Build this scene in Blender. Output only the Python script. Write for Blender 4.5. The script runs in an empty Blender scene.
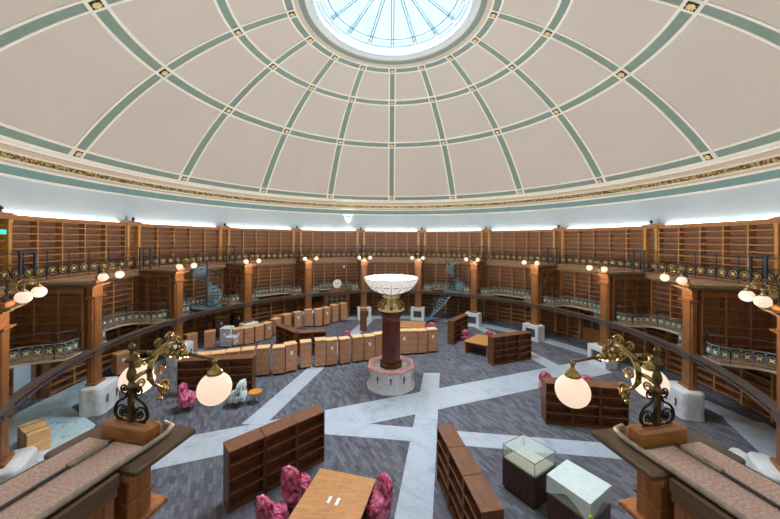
import bpy, math, random
from math import sin, cos, pi, radians, degrees, hypot, atan2, sqrt
from mathutils import Vector, Matrix
random.seed(7)
C = bpy.context.scene.collection

# ------------------------------------------------------------------ camera calibration (metres, room centre at origin)
F, CX, Y0, RO, YW, XO, EZ, CY = 301.86, 390.0, 240.36, -.0053, -.0031, -.03, 6.63, -14.0
def at(px, py, z=0.0):
    """world point at height z seen at pixel px,py"""
    U = (px-CX)/F; V = (Y0-py)/F
    u = U*cos(RO)+V*sin(RO); v = -U*sin(RO)+V*cos(RO)
    d = (z-EZ)/v; Xp = u*d
    X = Xp*cos(YW)+d*sin(YW); D = -Xp*sin(YW)+d*cos(YW)
    return Vector((X+XO, D+CY, z))

# ------------------------------------------------------------------ materials
def newmat(name):
    m = bpy.data.materials.new(name); m.use_nodes = True
    nt = m.node_tree; b = nt.nodes['Principled BSDF']
    return m, nt, b
def srgb(r, g, b):
    f = lambda c: (c/255/12.92 if c/255 <= .04045 else ((c/255+.055)/1.055)**2.4)
    return (f(r), f(g), f(b), 1)
def plain(name, col, rough=.6, metal=0.0, spec=.5, noise=.06, nscale=8.0):
    m, nt, b = newmat(name)
    n = nt.nodes.new('ShaderNodeTexNoise'); n.inputs['Scale'].default_value = nscale; n.inputs['Detail'].default_value = 3
    tc = nt.nodes.new('ShaderNodeTexCoord'); nt.links.new(tc.outputs['Object'], n.inputs['Vector'])
    r = nt.nodes.new('ShaderNodeValToRGB')
    r.color_ramp.elements[0].position = .3; r.color_ramp.elements[1].position = .7
    r.color_ramp.elements[0].color = tuple(c*(1-noise*2) for c in col[:3])+(1,)
    r.color_ramp.elements[1].color = tuple(min(1, c*(1+noise*2)) for c in col[:3])+(1,)
    nt.links.new(n.outputs['Fac'], r.inputs['Fac']); nt.links.new(r.outputs['Color'], b.inputs['Base Color'])
    b.inputs['Roughness'].default_value = rough; b.inputs['Metallic'].default_value = metal
    b.inputs['Specular IOR Level'].default_value = spec
    return m
def wood(name, c1, c2, rough=.42, sx=(14, 14, 1.6), spec=.4):
    m, nt, b = newmat(name)
    tc = nt.nodes.new('ShaderNodeTexCoord'); mp = nt.nodes.new('ShaderNodeMapping')
    mp.inputs['Scale'].default_value = sx
    n = nt.nodes.new('ShaderNodeTexNoise'); n.inputs['Scale'].default_value = 1.6; n.inputs['Detail'].default_value = 5; n.inputs['Distortion'].default_value = .6
    r = nt.nodes.new('ShaderNodeValToRGB'); r.color_ramp.elements[0].position = .3; r.color_ramp.elements[1].position = .72
    r.color_ramp.elements[0].color = c1; r.color_ramp.elements[1].color = c2
    nt.links.new(tc.outputs['Object'], mp.inputs['Vector']); nt.links.new(mp.outputs['Vector'], n.inputs['Vector'])
    nt.links.new(n.outputs['Fac'], r.inputs['Fac']); nt.links.new(r.outputs['Color'], b.inputs['Base Color'])
    b.inputs['Roughness'].default_value = rough; b.inputs['Specular IOR Level'].default_value = spec
    return m
def emit(name, col, strength):
    m, nt, b = newmat(name)
    b.inputs['Base Color'].default_value = tuple(c*.35 for c in col[:3])+(1,); b.inputs['Emission Color'].default_value = col
    b.inputs['Emission Strength'].default_value = strength; b.inputs['Roughness'].default_value = .35
    return m
M = {}
M['pier'] = wood('oak_pier', srgb(118, 74, 40), srgb(158, 106, 62), .4)
M['shelf_back'] = wood('shaded_oak_back', srgb(128, 90, 64), srgb(152, 110, 80), .6, (3, 3, 10))  # darker than the shelf edges: shadow between the shelves put into the colour
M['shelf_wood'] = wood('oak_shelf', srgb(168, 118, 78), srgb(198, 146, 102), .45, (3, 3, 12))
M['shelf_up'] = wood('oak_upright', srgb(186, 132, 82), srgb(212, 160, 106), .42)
M['fin_wood'] = wood('dark_oak', srgb(122, 84, 56), srgb(156, 112, 78), .45)
M['cornice_wood'] = wood('oak_cornice', srgb(166, 112, 68), srgb(196, 142, 92), .4, (2, 2, 12))
M['pilaster'] = wood('golden_oak', srgb(196, 140, 72), srgb(226, 172, 98), .4)
M['cap'] = wood('dark_varnish', srgb(74, 56, 40), srgb(108, 84, 60), .42, (9, 2, 9), .6)
M['block'] = wood('light_oak_block', srgb(132, 82, 40), srgb(172, 114, 62), .35, (2, 10, 10))
M['walnut'] = wood('walnut', srgb(88, 54, 34), srgb(120, 78, 50), .4, (3, 3, 9))
M['walnut_top'] = wood('walnut_top', srgb(104, 66, 42), srgb(132, 86, 56), .45, (3, 3, 3))
M['walnut_edge'] = wood('walnut_edge', srgb(128, 80, 54), srgb(156, 104, 72), .4, (3, 3, 9))
M['shelf_edge'] = wood('oak_shelf_edge', srgb(160, 112, 72), srgb(186, 136, 92), .45, (3, 3, 12))
M['walnut_dark'] = wood('dark_walnut', srgb(62, 40, 34), srgb(92, 62, 54), .3, (8, 8, 2))
M['table'] = wood('light_oak', srgb(176, 120, 68), srgb(200, 146, 90), .4, (2, 10, 2))
M['column'] = wood('mahogany', srgb(82, 34, 22), srgb(118, 56, 36), .22, (10, 10, 1.2), .6)
M['kraft'] = plain('kraft_wrap', srgb(188, 134, 96), .35, noise=.10, nscale=5)
M['kraft_top'] = plain('kraft_lid', srgb(232, 186, 132), .5, noise=.05)
M['film'] = plain('silver_film', srgb(190, 196, 204), .25, .2, noise=.2, nscale=9)
M['label'] = plain('paper_label', srgb(232, 234, 236), .6, noise=.02)
M['iron'] = plain('blue_grey_iron', srgb(62, 74, 84), .45, .3)
M['iron_dark'] = plain('dark_iron', srgb(44, 48, 52), .4, .4)
M['iron_lite'] = plain('pale_blue_iron', srgb(128, 156, 162), .45, .2)
M['black'] = plain('black_iron', srgb(30, 26, 22), .35, .6)
M['brass'] = plain('antique_brass', srgb(158, 134, 82), .25, .85, noise=.15, nscale=20)
M['brass_dark'] = plain('dark_brass', srgb(96, 80, 52), .32, .8, noise=.2, nscale=20)
M['gilt'] = plain('gilt', srgb(250, 226, 164), .4, 0.0, noise=.12, nscale=20)
M['beam'] = plain('painted_steel_beam', srgb(96, 84, 80), .4, .2)
M['cream'] = plain('cream_paint', srgb(206, 196, 176), .6, noise=.02)
M['dome'] = plain('dome_plaster', srgb(210, 201, 190), .75, noise=.012, nscale=.5)
M['green'] = plain('sage_green_paint', srgb(134, 156, 143), .6, noise=.03, nscale=3)
M['green2'] = plain('sea_green_paint', srgb(124, 160, 156), .6, noise=.03, nscale=3)
M['white'] = plain('white_plaster', srgb(246, 242, 230), .6, noise=.02)
M['peach'] = plain('peach_plaster', srgb(214, 196, 174), .6, noise=.02)
M['wall'] = plain('pale_blue_plaster', srgb(190, 204, 210), .7, noise=.015, nscale=.8)
M['wrap'] = plain('white_protective_wrap', srgb(214, 218, 222), .45, noise=.06, nscale=6)
M['recess'] = plain('dark_recess', srgb(70, 72, 70), .6)
M['mark'] = plain('black_print', srgb(34, 36, 40), .6)
M['pinktape'] = plain('pink_edge_foam', srgb(222, 168, 160), .5, noise=.05)
M['felt'] = plain('brown_felt', srgb(186, 156, 142), .95, noise=.16, nscale=60, spec=.1)
M['foam'] = plain('grey_foam', srgb(140, 130, 114), .7, noise=.12, nscale=20)
M['cable'] = plain('dark_cable', srgb(56, 50, 46), .5)
M['cloth'] = plain('pale_dust_sheet', srgb(206, 222, 222), .55, noise=.03)
M['deck'] = plain('beige_case_deck', srgb(206, 200, 176), .7, noise=.02)
M['bluesheet'] = None
M['yellow'] = plain('yellow_tag', srgb(190, 210, 60), .5)
M['yellow_wrap'] = plain('yellow_wrap', srgb(190, 170, 70), .5, noise=.2)
M['orange'] = plain('orange_seat', srgb(214, 132, 40), .5)
M['steel'] = plain('steel_leg', srgb(150, 150, 150), .3, .8)
M['clockface'] = plain('clock_face', srgb(226, 230, 230), .4, noise=.01)
M['darkglass'] = plain('dark_glass', srgb(64, 62, 54), .12, noise=.1)
M['tread'] = plain('stair_tread_iron', srgb(118, 146, 160), .5, .2)
M['hall'] = plain('hall_plaster', srgb(196, 210, 216), .7, noise=.02)

def film_mat():
    m, nt, b = newmat('pink_plastic_film')
    n = nt.nodes.new('ShaderNodeTexNoise'); n.inputs['Scale'].default_value = 9; n.inputs['Detail'].default_value = 6
    tc = nt.nodes.new('ShaderNodeTexCoord'); nt.links.new(tc.outputs['Object'], n.inputs['Vector'])
    r = nt.nodes.new('ShaderNodeValToRGB'); r.color_ramp.elements[0].position = .38; r.color_ramp.elements[1].position = .66
    r.color_ramp.elements[0].color = srgb(176, 36, 84); r.color_ramp.elements[1].color = srgb(246, 150, 184)
    nt.links.new(n.outputs['Fac'], r.inputs['Fac']); nt.links.new(r.outputs['Color'], b.inputs['Base Color'])
    bp = nt.nodes.new('ShaderNodeBump'); bp.inputs['Strength'].default_value = .9; bp.inputs['Distance'].default_value = .05
    nt.links.new(n.outputs['Fac'], bp.inputs['Height']); nt.links.new(bp.outputs['Normal'], b.inputs['Normal'])
    b.inputs['Roughness'].default_value = .12; b.inputs['Alpha'].default_value = .80
    return m
M['pinkfilm'] = film_mat()
def glass_mat():
    m, nt, b = newmat('clear_glass')
    b.inputs['Base Color'].default_value = srgb(214, 232, 228); b.inputs['Roughness'].default_value = .03
    b.inputs['Alpha'].default_value = .22; b.inputs['Specular IOR Level'].default_value = .9
    return m
M['glass'] = glass_mat()
M['glassedge'] = plain('green_glass_edge', srgb(84, 116, 106), .2)

def carpet_mat():
    m, nt, b = newmat('grey_carpet_planks')
    tc = nt.nodes.new('ShaderNodeTexCoord'); mp = nt.nodes.new('ShaderNodeMapping'); mp.inputs['Rotation'].default_value = (0, 0, radians(60))
    br = nt.nodes.new('ShaderNodeTexBrick'); br.inputs['Scale'].default_value = 1.0
    br.inputs['Brick Width'].default_value = .30; br.inputs['Row Height'].default_value = .10; br.inputs['Mortar Size'].default_value = .003
    br.inputs['Color1'].default_value = srgb(72, 75, 90); br.inputs['Color2'].default_value = srgb(106, 107, 122); br.inputs['Mortar'].default_value = srgb(62, 64, 76)
    br.offset_frequency = 2; br.offset = .37
    n = nt.nodes.new('ShaderNodeTexNoise'); n.inputs['Scale'].default_value = 1.3; n.inputs['Detail'].default_value = 6
    mx = nt.nodes.new('ShaderNodeMix'); mx.data_type = 'RGBA'; mx.blend_type = 'OVERLAY'; mx.inputs[0].default_value = .35
    nt.links.new(tc.outputs['Object'], mp.inputs['Vector']); nt.links.new(mp.outputs['Vector'], br.inputs['Vector'])
    nt.links.new(tc.outputs['Object'], n.inputs['Vector'])
    nt.links.new(br.outputs['Color'], mx.inputs[6]); nt.links.new(n.outputs['Color'], mx.inputs[7])
    hs = nt.nodes.new('ShaderNodeHueSaturation'); hs.inputs['Saturation'].default_value = .55
    nt.links.new(mx.outputs[2], hs.inputs['Color']); nt.links.new(hs.outputs['Color'], b.inputs['Base Color'])
    b.inputs['Roughness'].default_value = .95; b.inputs['Specular IOR Level'].default_value = .1
    return m
M['carpet'] = carpet_mat()
def marble_mat(name, c1, c2, veins=.5, scale=.9):
    m, nt, b = newmat(name)
    tc = nt.nodes.new('ShaderNodeTexCoord')
    n = nt.nodes.new('ShaderNodeTexNoise'); n.inputs['Scale'].default_value = scale; n.inputs['Detail'].default_value = 8; n.inputs['Distortion'].default_value = 1.4
    r = nt.nodes.new('ShaderNodeValToRGB'); e = r.color_ramp.elements
    e[0].position = .30; e[0].color = c1; e[1].position = .62; e[1].color = c2
    x = r.color_ramp.elements.new(.47); x.color = c2; y = r.color_ramp.elements.new(.5); y.color = tuple(c1[i]*veins+c2[i]*(1-veins) for i in range(3))+(1,)
    z = r.color_ramp.elements.new(.53); z.color = c2
    nt.links.new(tc.outputs['Object'], n.inputs['Vector']); nt.links.new(n.outputs['Fac'], r.inputs['Fac']); nt.links.new(r.outputs['Color'], b.inputs['Base Color'])
    b.inputs['Roughness'].default_value = .3
    return m
M['marble'] = marble_mat('pale_marble', srgb(146, 156, 168), srgb(174, 184, 196))
M['bluesheet'] = marble_mat('blue_white_floor_sheeting', srgb(96, 170, 200), srgb(196, 218, 226), .5, 2.5)
def frieze_mat():
    m, nt, b = newmat('gilt_guilloche_frieze')
    tc = nt.nodes.new('ShaderNodeTexCoord')
    v = nt.nodes.new('ShaderNodeTexVoronoi'); v.inputs['Scale'].default_value = 9
    r = nt.nodes.new('ShaderNodeValToRGB'); r.color_ramp.elements[0].position = .36; r.color_ramp.elements[1].position = .62
    r.color_ramp.elements[0].color = srgb(206, 180, 110); r.color_ramp.elements[1].color = srgb(92, 72, 34)
    nt.links.new(tc.outputs['Object'], v.inputs['Vector']); nt.links.new(v.outputs['Distance'], r.inputs['Fac']); nt.links.new(r.outputs['Color'], b.inputs['Base Color'])
    b.inputs['Roughness'].default_value = .4; b.inputs['Metallic'].default_value = .3
    return m
M['frieze'] = frieze_mat()
M['globe'] = emit('lit_opal_globe', (1, .77, .59, 1), .50)
M['bowl'] = emit('lit_opal_bowl', (1, .93, .86, 1), .36)
M['led'] = emit('cove_light_strip', (.92, .97, 1, 1), 8.5)
M['led2'] = emit('floodlight_lens', (1, .95, .88, 1), 8.0)
M['green_lit'] = emit('lit_green_sign', (.05, .62, .42, 1), .9)
def skyglass():
    m = bpy.data.materials.new('frosted_skylight_glass'); m.use_nodes = True; nt = m.node_tree; nt.nodes.clear()
    out = nt.nodes.new('ShaderNodeOutputMaterial'); mix = nt.nodes.new('ShaderNodeMixShader'); tr = nt.nodes.new('ShaderNodeBsdfTransparent'); em = nt.nodes.new('ShaderNodeEmission')
    tc = nt.nodes.new('ShaderNodeTexCoord'); n = nt.nodes.new('ShaderNodeTexNoise'); n.inputs['Scale'].default_value = 1.5
    r = nt.nodes.new('ShaderNodeValToRGB'); r.color_ramp.elements[0].color = (.60, .86, 1, 1); r.color_ramp.elements[1].color = (.95, .99, 1, 1)
    nt.links.new(tc.outputs['Object'], n.inputs['Vector']); nt.links.new(n.outputs['Fac'], r.inputs['Fac']); nt.links.new(r.outputs['Color'], em.inputs['Color'])
    em.inputs['Strength'].default_value = SKY; mix.inputs[0].default_value = .5
    nt.links.new(tr.outputs[0], mix.inputs[1]); nt.links.new(em.outputs[0], mix.inputs[2]); nt.links.new(mix.outputs[0], out.inputs[0])
    return m
SKY = .95; SKYW = 92000; GLW = 30
M['skyglass'] = skyglass()
M['skywhite'] = plain('skylight_white_paint', srgb(226, 236, 240), .5, noise=.01)
M['skybar'] = plain('skylight_bar_paint', srgb(112, 140, 152), .5, noise=.01)

# ------------------------------------------------------------------ mesh builder
class MB:
    def __init__(s): s.v = []; s.f = []; s.m = []; s.sm = []
    def add(s, vs, fs, mi=0, smooth=False):
        o = len(s.v); s.v += [tuple(p) for p in vs]
        for f in fs: s.f.append(tuple(o+i for i in f)); s.m.append(mi); s.sm.append(smooth)
        return s
    def box(s, x0, x1, y0, y1, z0, z1, mi=0, X=None):
        vs = [Vector(p) for p in ((x0,y0,z0),(x1,y0,z0),(x1,y1,z0),(x0,y1,z0),(x0,y0,z1),(x1,y0,z1),(x1,y1,z1),(x0,y1,z1))]
        if X is not None: vs = [X @ p for p in vs]
        return s.add(vs, [(3,2,1,0),(4,5,6,7),(0,1,5,4),(1,2,6,5),(2,3,7,6),(3,0,4,7)], mi)
    def bev(s, x0, x1, y0, y1, z0, z1, b=.01, mi=0, X=None):
        """box with chamfered vertical and top edges"""
        vs = []
        for z, i in ((z0, 0), (z1-b, 0), (z1, b)):
            a0, a1, b0, b1 = x0+i, x1-i, y0+i, y1-i
            vs += [(a0+b,b0,z),(a1-b,b0,z),(a1,b0+b,z),(a1,b1-b,z),(a1-b,b1,z),(a0+b,b1,z),(a0,b1-b,z),(a0,b0+b,z)]
        fs = [tuple(range(7, -1, -1)), tuple(range(16, 24))]
        for k in (0, 8):
            for i in range(8): j = (i+1) % 8; fs.append((k+i, k+j, k+8+j, k+8+i))
        vs = [Vector(p) for p in vs]
        if X is not None: vs = [X @ p for p in vs]
        return s.add(vs, fs, mi)
    def arc(s, r0, r1, a0, a1, z0, z1, n=4, mi=0):
        vs = []; fs = []
        for i in range(n+1):
            a = radians(a0+(a1-a0)*i/n); S, K = sin(a), cos(a)
            vs += [(r0*S, r0*K, z0), (r1*S, r1*K, z0), (r1*S, r1*K, z1), (r0*S, r0*K, z1)]
        for i in range(n):
            o = 4*i
            for j in range(4): k = (j+1) % 4; fs.append((o+j, o+4+j, o+4+k, o+k))
        fs += [(0, 1, 2, 3), (4*n+3, 4*n+2, 4*n+1, 4*n)]
        return s.add(vs, fs, mi)
    def tube(s, pts, r, n=6, mi=0, closed=False, smooth=True):
        pts = [Vector(p) for p in pts]; m = len(pts)
        rs = r if isinstance(r, (list, tuple)) else [r]*m
        vs = []; up = Vector((0, 0, 1)); prev = None
        for i, p in enumerate(pts):
            if closed: t = (pts[(i+1) % m]-pts[i-1]).normalized()
            else: t = (pts[min(i+1, m-1)]-pts[max(i-1, 0)]).normalized()
            if prev is None:
                a = t.cross(up if abs(t.z) < .95 else Vector((1, 0, 0))).normalized()
            else:
                a = (prev-t*prev.dot(t)).normalized()
            prev = a; b = t.cross(a)
            for k in range(n):
                w = 2*pi*k/n; vs.append(p+(a*cos(w)+b*sin(w))*rs[i])
        fs = []
        for i in range(m if closed else m-1):
            j = (i+1) % m
            for k in range(n): l = (k+1) % n; fs.append((i*n+k, i*n+l, j*n+l, j*n+k))
        if not closed: fs += [tuple(range(n-1, -1, -1)), tuple((m-1)*n+k for k in range(n))]
        return s.add(vs, fs, mi, smooth)
    def lathe(s, prof, n=24, c=(0, 0, 0), mi=0, smooth=True, mats=None, sc=None, ph=0.0):
        vs = []; fs = []
        for r, z in prof:
            for k in range(n):
                w = 2*pi*k/n+ph; q = sc(w, z) if sc else 1.0
                vs.append((c[0]+r*q*cos(w), c[1]+r*q*sin(w), c[2]+z))
        o = len(s.v); s.v += vs
        for i in range(len(prof)-1):
            for k in range(n):
                l = (k+1) % n; s.f.append((o+i*n+k, o+i*n+l, o+(i+1)*n+l, o+(i+1)*n+k))
                s.m.append(mats[i] if mats else mi); s.sm.append(smooth)
        return s
    def cyl(s, c, r, h, n=16, mi=0, smooth=False):
        s.lathe([(r, 0), (r, h)], n, c, mi, smooth)
        a = [(c[0]+r*cos(2*pi*k/n), c[1]+r*sin(2*pi*k/n), c[2]) for k in range(n)]
        s.add(a, [tuple(range(n-1, -1, -1))], mi); s.add([(p[0], p[1], c[2]+h) for p in a], [tuple(range(n))], mi)
        return s
    def sphere(s, c, r, n=16, m=10, mi=0, sx=(1, 1, 1)):
        vs = []; fs = []
        for i in range(m+1):
            t = pi*i/m
            for k in range(n):
                w = 2*pi*k/n; vs.append((c[0]+r*sx[0]*sin(t)*cos(w), c[1]+r*sx[1]*sin(t)*sin(w), c[2]+r*sx[2]*cos(t)))
        for i in range(m):
            for k in range(n): l = (k+1) % n; fs.append((i*n+k, (i+1)*n+k, (i+1)*n+l, i*n+l))
        return s.add(vs, fs, mi, True)
    def prism(s, poly, z0, z1, mi=0):
        n = len(poly)
        vs = [(p[0], p[1], z0) for p in poly]+[(p[0], p[1], z1) for p in poly]
        return s.add(vs, [tuple(range(n-1, -1, -1)), tuple(range(n, 2*n))]+[(i, (i+1) % n, n+(i+1) % n, n+i) for i in range(n)], mi)
    def build(s, name, mats, parent=None, off=(0, 0, 0), kind=None):
        if not isinstance(mats, (list, tuple)): mats = [mats]
        me = bpy.data.meshes.new(name)
        me.from_pydata([(p[0]-off[0], p[1]-off[1], p[2]-off[2]) for p in s.v], [], s.f)
        for m in mats: me.materials.append(M[m] if isinstance(m, str) else m)
        me.polygons.foreach_set('material_index', s.m); me.polygons.foreach_set('use_smooth', s.sm)
        me.update(); me.validate()
        o = bpy.data.objects.new(name, me); C.objects.link(o)
        if parent: o.parent = parent
        elif any(off): o.location = off
        if kind: o['kind'] = kind
        return o
def tag(o, label=None, cat=None, group=None, kind=None):
    if label: o['label'] = label
    if cat: o['category'] = cat
    if group: o['group'] = group
    if kind: o['kind'] = kind
    return o
def smoothpath(pts, n=3):
    for _ in range(n):
        q = [pts[0]]
        for a, b in zip(pts, pts[1:]): q += [a*.75+b*.25, a*.25+b*.75]
        pts = q+[pts[-1]]
    return pts
def empty(name, loc=(0, 0, 0), rz=0.0):
    o = bpy.data.objects.new(name, None); C.objects.link(o); o.location = loc; o.rotation_euler.z = rz; o.empty_display_size = .1
    return o
KIDS = {}
def copy_tree(o, parent=None):
    c = o.copy(); C.objects.link(c)
    if parent: c.parent = parent
    for ch in list(o.children): copy_tree(ch, c)
    return c
def polar(r, a, z=0.0): return Vector((r*sin(radians(a)), r*cos(radians(a)), z))
ORD = ['first', 'second', 'third', 'fourth', 'fifth', 'sixth', 'seventh', 'eighth', 'ninth', 'tenth', 'eleventh', 'twelfth', 'thirteenth', 'fourteenth']
def pier_place(j):
    side = 'right' if j > 0 else 'left'
    if abs(j) > 7: return 'in the %s foreground' % side
    return '%s %s of the bowl lamp' % (ORD[int(abs(j)-.5)], side)
def bay_place(k):
    if k == 0: return 'directly behind the bowl lamp'
    if k == -1: return 'behind the clock'
    if k == 1: return 'behind the right spiral stair'
    if k == -3: return 'behind the left spiral stair'
    side = 'right' if k > 0 else 'left'; n = abs(k)
    return 'between %s and %s piers %s of bowl lamp' % (ORD[n-1], ORD[n], side)
STEP = 22.5
BAYS = [0, -1, 1, -2, 2, -3, 3, -4, 4, -5, 5]
PIERS = [.5, -.5, 1.5, -1.5, 2.5, -2.5, 3.5, -3.5, 4.5, -4.5, 5.5, -5.5, 7.5, -7.5]
def place(o, r, k, z): o.location = polar(r, k*STEP, z); o.rotation_euler.z = -radians(k*STEP)

# ------------------------------------------------------------------ room shell
mb = MB(); N = 160
mb.lathe([(0.001, 0), (15.6, 0)], N, smooth=False, mi=0)
# thickness below
mb.lathe([(15.6, -.2), (0.001, -.2)], N, smooth=False, mi=0)
fl = mb.build('floor', 'carpet', kind='structure')

# ground/mid level wall (with doorway on the left), upper wall
DOORA = (-107.0, -96.3)
mb = MB()
mb.arc(14.72, 14.9, DOORA[1], DOORA[0]+360, 0, 4.66, 150)
mb.arc(14.72, 14.9, DOORA[0], DOORA[1], 2.3, 4.66, 6)
mb.build('wall_lower', 'shelf_back', kind='structure')
mb = MB(); mb.lathe([(15.26, 4.6), (15.26, 9.35)], N, smooth=True); mb.lathe([(15.5, 9.35), (15.5, 4.6)], N, smooth=True)
mb.build('wall_upper', 'wall', kind='structure')
# hall behind the doorway
mb = MB(); mid = polar(1, -101.6)
X = Matrix.Translation(polar(14.9, -101.6)) @ Matrix.Rotation(radians(101.6), 4, 'Z')
mb.box(-1.6, 1.6, 3.2, 3.3, 0, 2.6, 0, X); mb.box(-1.7, -1.6, 0, 3.3, 0, 2.6, 0, X); mb.box(1.6, 1.7, 0, 3.3, 0, 2.6, 0, X)
mb.box(-1.7, 1.7, 0, 3.3, 2.6, 2.7, 0, X); mb.box(-1.6, 1.6, .7, 3.2, -.1, 0.0, 0, X)
mb.build('wall_hall', 'hall', kind='structure')
ceil_l = MB().box(-.5, .5, 1.2, 1.8, 2.56, 2.59, 0, X).build('ceiling_light', emit('hall_light_panel', (.85, .95, 1, 1), 9))
tag(ceil_l, 'flat white ceiling light in the hall beyond the left doorway', 'ceiling light')

# dome
DZ, DR = EZ-7.45, 18.6
def dome_z(r): return DZ+sqrt(DR*DR-r*r)
def dpt(r, a, w=0.0, h=0.0):
    """point on dome at radius r, azimuth a (deg), lateral offset w, inward offset h"""
    R2 = DR-h; r2 = r*R2/DR
    p = Vector((0, r2, DZ+sqrt(R2*R2-r2*r2))); p.x = w
    return Matrix.Rotation(-radians(a), 3, 'Z') @ p
RIN, ROUT = 3.72, 14.86
prof = [(RIN+(ROUT-RIN)*i/28, dome_z(RIN+(ROUT-RIN)*i/28)) for i in range(29)]
mb = MB(); mb.lathe(prof, 192, smooth=True); mb.lathe([(15.6, 9.3), (15.6, 13), (9, 17.6), (3.9, 18)], 64)
dome = mb.build('ceiling', 'dome', kind='structure')
def drib(a, r0, r1):
    mb = MB(); n = 30; rows = []
    for i in range(n+1):
        r = r0+(r1-r0)*i/n; W = .20+.125*min(1, max(0, (r-4)/10.5)); g = W*.66
        sec = [(-W, 0), (-W, .05), (-g, .05), (-g, .02), (g, .02), (g, .05), (W, .05), (W, 0)]
        rows.append([dpt(r, a, w, h) for w, h in sec])
    for i in range(n):
        for j in range(7):
            mb.add([rows[i][j], rows[i+1][j], rows[i+1][j+1], rows[i][j+1]], [(0, 1, 2, 3)], 1 if j == 3 else 0)
    return mb
rib0 = drib(0, RIN+.75, ROUT-.05).build('rib', ['white', 'green'], dome)
for k in range(1, 16):
    c = rib0.copy(); C.objects.link(c); c.rotation_euler.z = -radians(k*STEP)
def dring(r, gw, bw):
    g = gw/2; b = g+bw
    sec = [(-b, 0), (-b, .06), (-g, .06), (-g, .035), (g, .035), (g, .06), (b, .06), (b, 0)]
    pr = []
    for w, h in sec:
        p = dpt(r, 0, 0, h); t = Vector((p.y, p.z-DZ)); t.normalize()  # normal in (r,z)
        tx, tz = -t.y, t.x
        # w along meridian, positive towards the top
        pr.append((p.y+tx*w, p.z+tz*w))
    mb = MB(); mb.lathe(pr, 192, mats=[0, 0, 0, 1, 0, 0, 0], smooth=False); return mb
RINGS = [(14.67, .34, .10), (10.65, .38, .12), (7.21, .32, .11), (4.69, .30, .09)]
for r, g, b in RINGS: dring(r, g, b).build('ring_band', ['white', 'green'], dome)
dring(4.12, .26, .03).build('ring_band', ['peach', 'green'], dome)
for r, g, b in RINGS:
    s = (g/2+b)*.98
    mb = MB()
    def plate(s0, h0, mi):
        q = []
        for (w, e) in ((-s0, -s0), (s0, -s0), (s0, s0), (-s0, s0)):
            p = dpt(r, 0, w, h0); t = Vector((0, -(p.z-DZ), p.y)).normalized(); q.append(p+t*e)
        mb.add(q, [(0, 1, 2, 3), (3, 2, 1, 0)], mi)
    plate(s, .075, 0); plate(s*.60, .085, 1)
    # gilt flower: 8 petals and a centre boss
    p0 = dpt(r, 0, 0, .10); nrm = (Vector((0, 0, DZ))-p0).normalized(); t1 = Vector((1, 0, 0)); t2 = nrm.cross(t1)
    for i in range(8):
        w = 2*pi*i/8; d = t1*cos(w)+t2*sin(w); e = t1*-sin(w)+t2*cos(w)
        mb.add([p0, p0+d*s*.3+e*s*.17, p0+d*s*.56+nrm*.02, p0+d*s*.3-e*s*.17, p0+d*s*.3+nrm*.045], [(0, 1, 4), (1, 2, 4), (2, 3, 4), (3, 0, 4)], 2)
    mb.sphere(p0+nrm*.02, s*.16, 8, 5, 2)
    o = mb.build('rosette', ['white', 'brass_dark', 'gilt'], dome)
    for k in range(1, 16):
        c = o.copy(); C.objects.link(c); c.rotation_euler.z = -radians(k*STEP)
# cornice below the dome
Z = lambda z: EZ+z
prof = [(14.80, Z(3.83)), (14.80, Z(3.72)), (14.96, Z(3.70)), (14.96, Z(3.60)), (15.05, Z(3.56)), (15.10, Z(3.42)), (15.02, Z(3.38)), (15.02, Z(3.34)),
        (15.10, Z(3.32)), (15.12, Z(3.12)), (15.04, Z(3.08)), (15.02, Z(3.02)), (15.12, Z(2.94)), (15.15, Z(2.84)), (15.16, Z(2.50)), (15.08, Z(2.49)), (15.08, Z(2.42)), (15.26, Z(2.40))]
mt = [0, 0, 0, 1, 1, 0, 0, 0, 2, 0, 0, 1, 0, 3, 0, 0, 0]
mb = MB(); mb.lathe(prof, 192, mats=mt, smooth=False)
mb.build('trim_1', ['white', 'peach', 'frieze', 'green2'], kind='structure')

# skylight
sk = empty('window_1', (0, 0, 10.7+EZ)); sk['kind'] = 'structure'
so = (0, 0, 10.7+EZ)
mb = MB()
mb.lathe([(4.0, Z(10.70)), (3.80, Z(10.74)), (3.68, Z(10.72)), (3.66, Z(10.80)), (3.60, Z(10.80))], 96, smooth=False)
mb.build('frame', 'skywhite', sk, so)
for rr, zz in ((3.50, 10.95), (3.41, 11.12), (3.31, 11.30)):
    MB().lathe([(rr, Z(zz)), (rr-.03, Z(zz)), (rr-.03, Z(zz+.04)), (rr, Z(zz+.04)), (rr, Z(zz))], 96, smooth=False).build('ring', 'skybar', sk, so)

mb = MB()
mb.lathe([(3.64, Z(10.80)), (3.53, Z(10.97)), (3.44, Z(11.15)), (3.34, Z(11.36)), (3.0, Z(11.56)), (.28, Z(12.7)), (0.01, Z(12.75))], 64, smooth=True)
mb.build('glass', 'skyglass', sk, so)
mb = MB(); mb.lathe([(.28, Z(12.35)), (.34, Z(12.45)), (.30, Z(12.7))], 32); mb.build('hub', 'skybar', sk, so)
mb = MB(); mb.lathe([(3.04, Z(11.36)), (3.10, Z(11.36)), (3.10, Z(11.46)), (3.04, Z(11.46)), (3.04, Z(11.36))], 64, smooth=False)
mb.build('ring', 'skybar', sk, so)
mb = MB()
for s in (-.065, .065):
    vs = []
    for (r, z) in ((3.36, 11.34), (.3, 12.62)):
        vs += [(s-.02, r, Z(z-.16)), (s+.02, r, Z(z-.16)), (s+.02, r, Z(z)), (s-.02, r, Z(z))]
    mb.add(vs, [(0, 1, 5, 4), (1, 2, 6, 5), (2, 3, 7, 6), (3, 0, 4, 7), (3, 2, 1, 0), (4, 5, 6, 7)])
b0 = mb.build('glazing_bar', 'skybar', sk, so)
for k in range(1, 16):
    c = b0.copy(); C.objects.link(c); c.rotation_euler.z = -radians(k*STEP)
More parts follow.
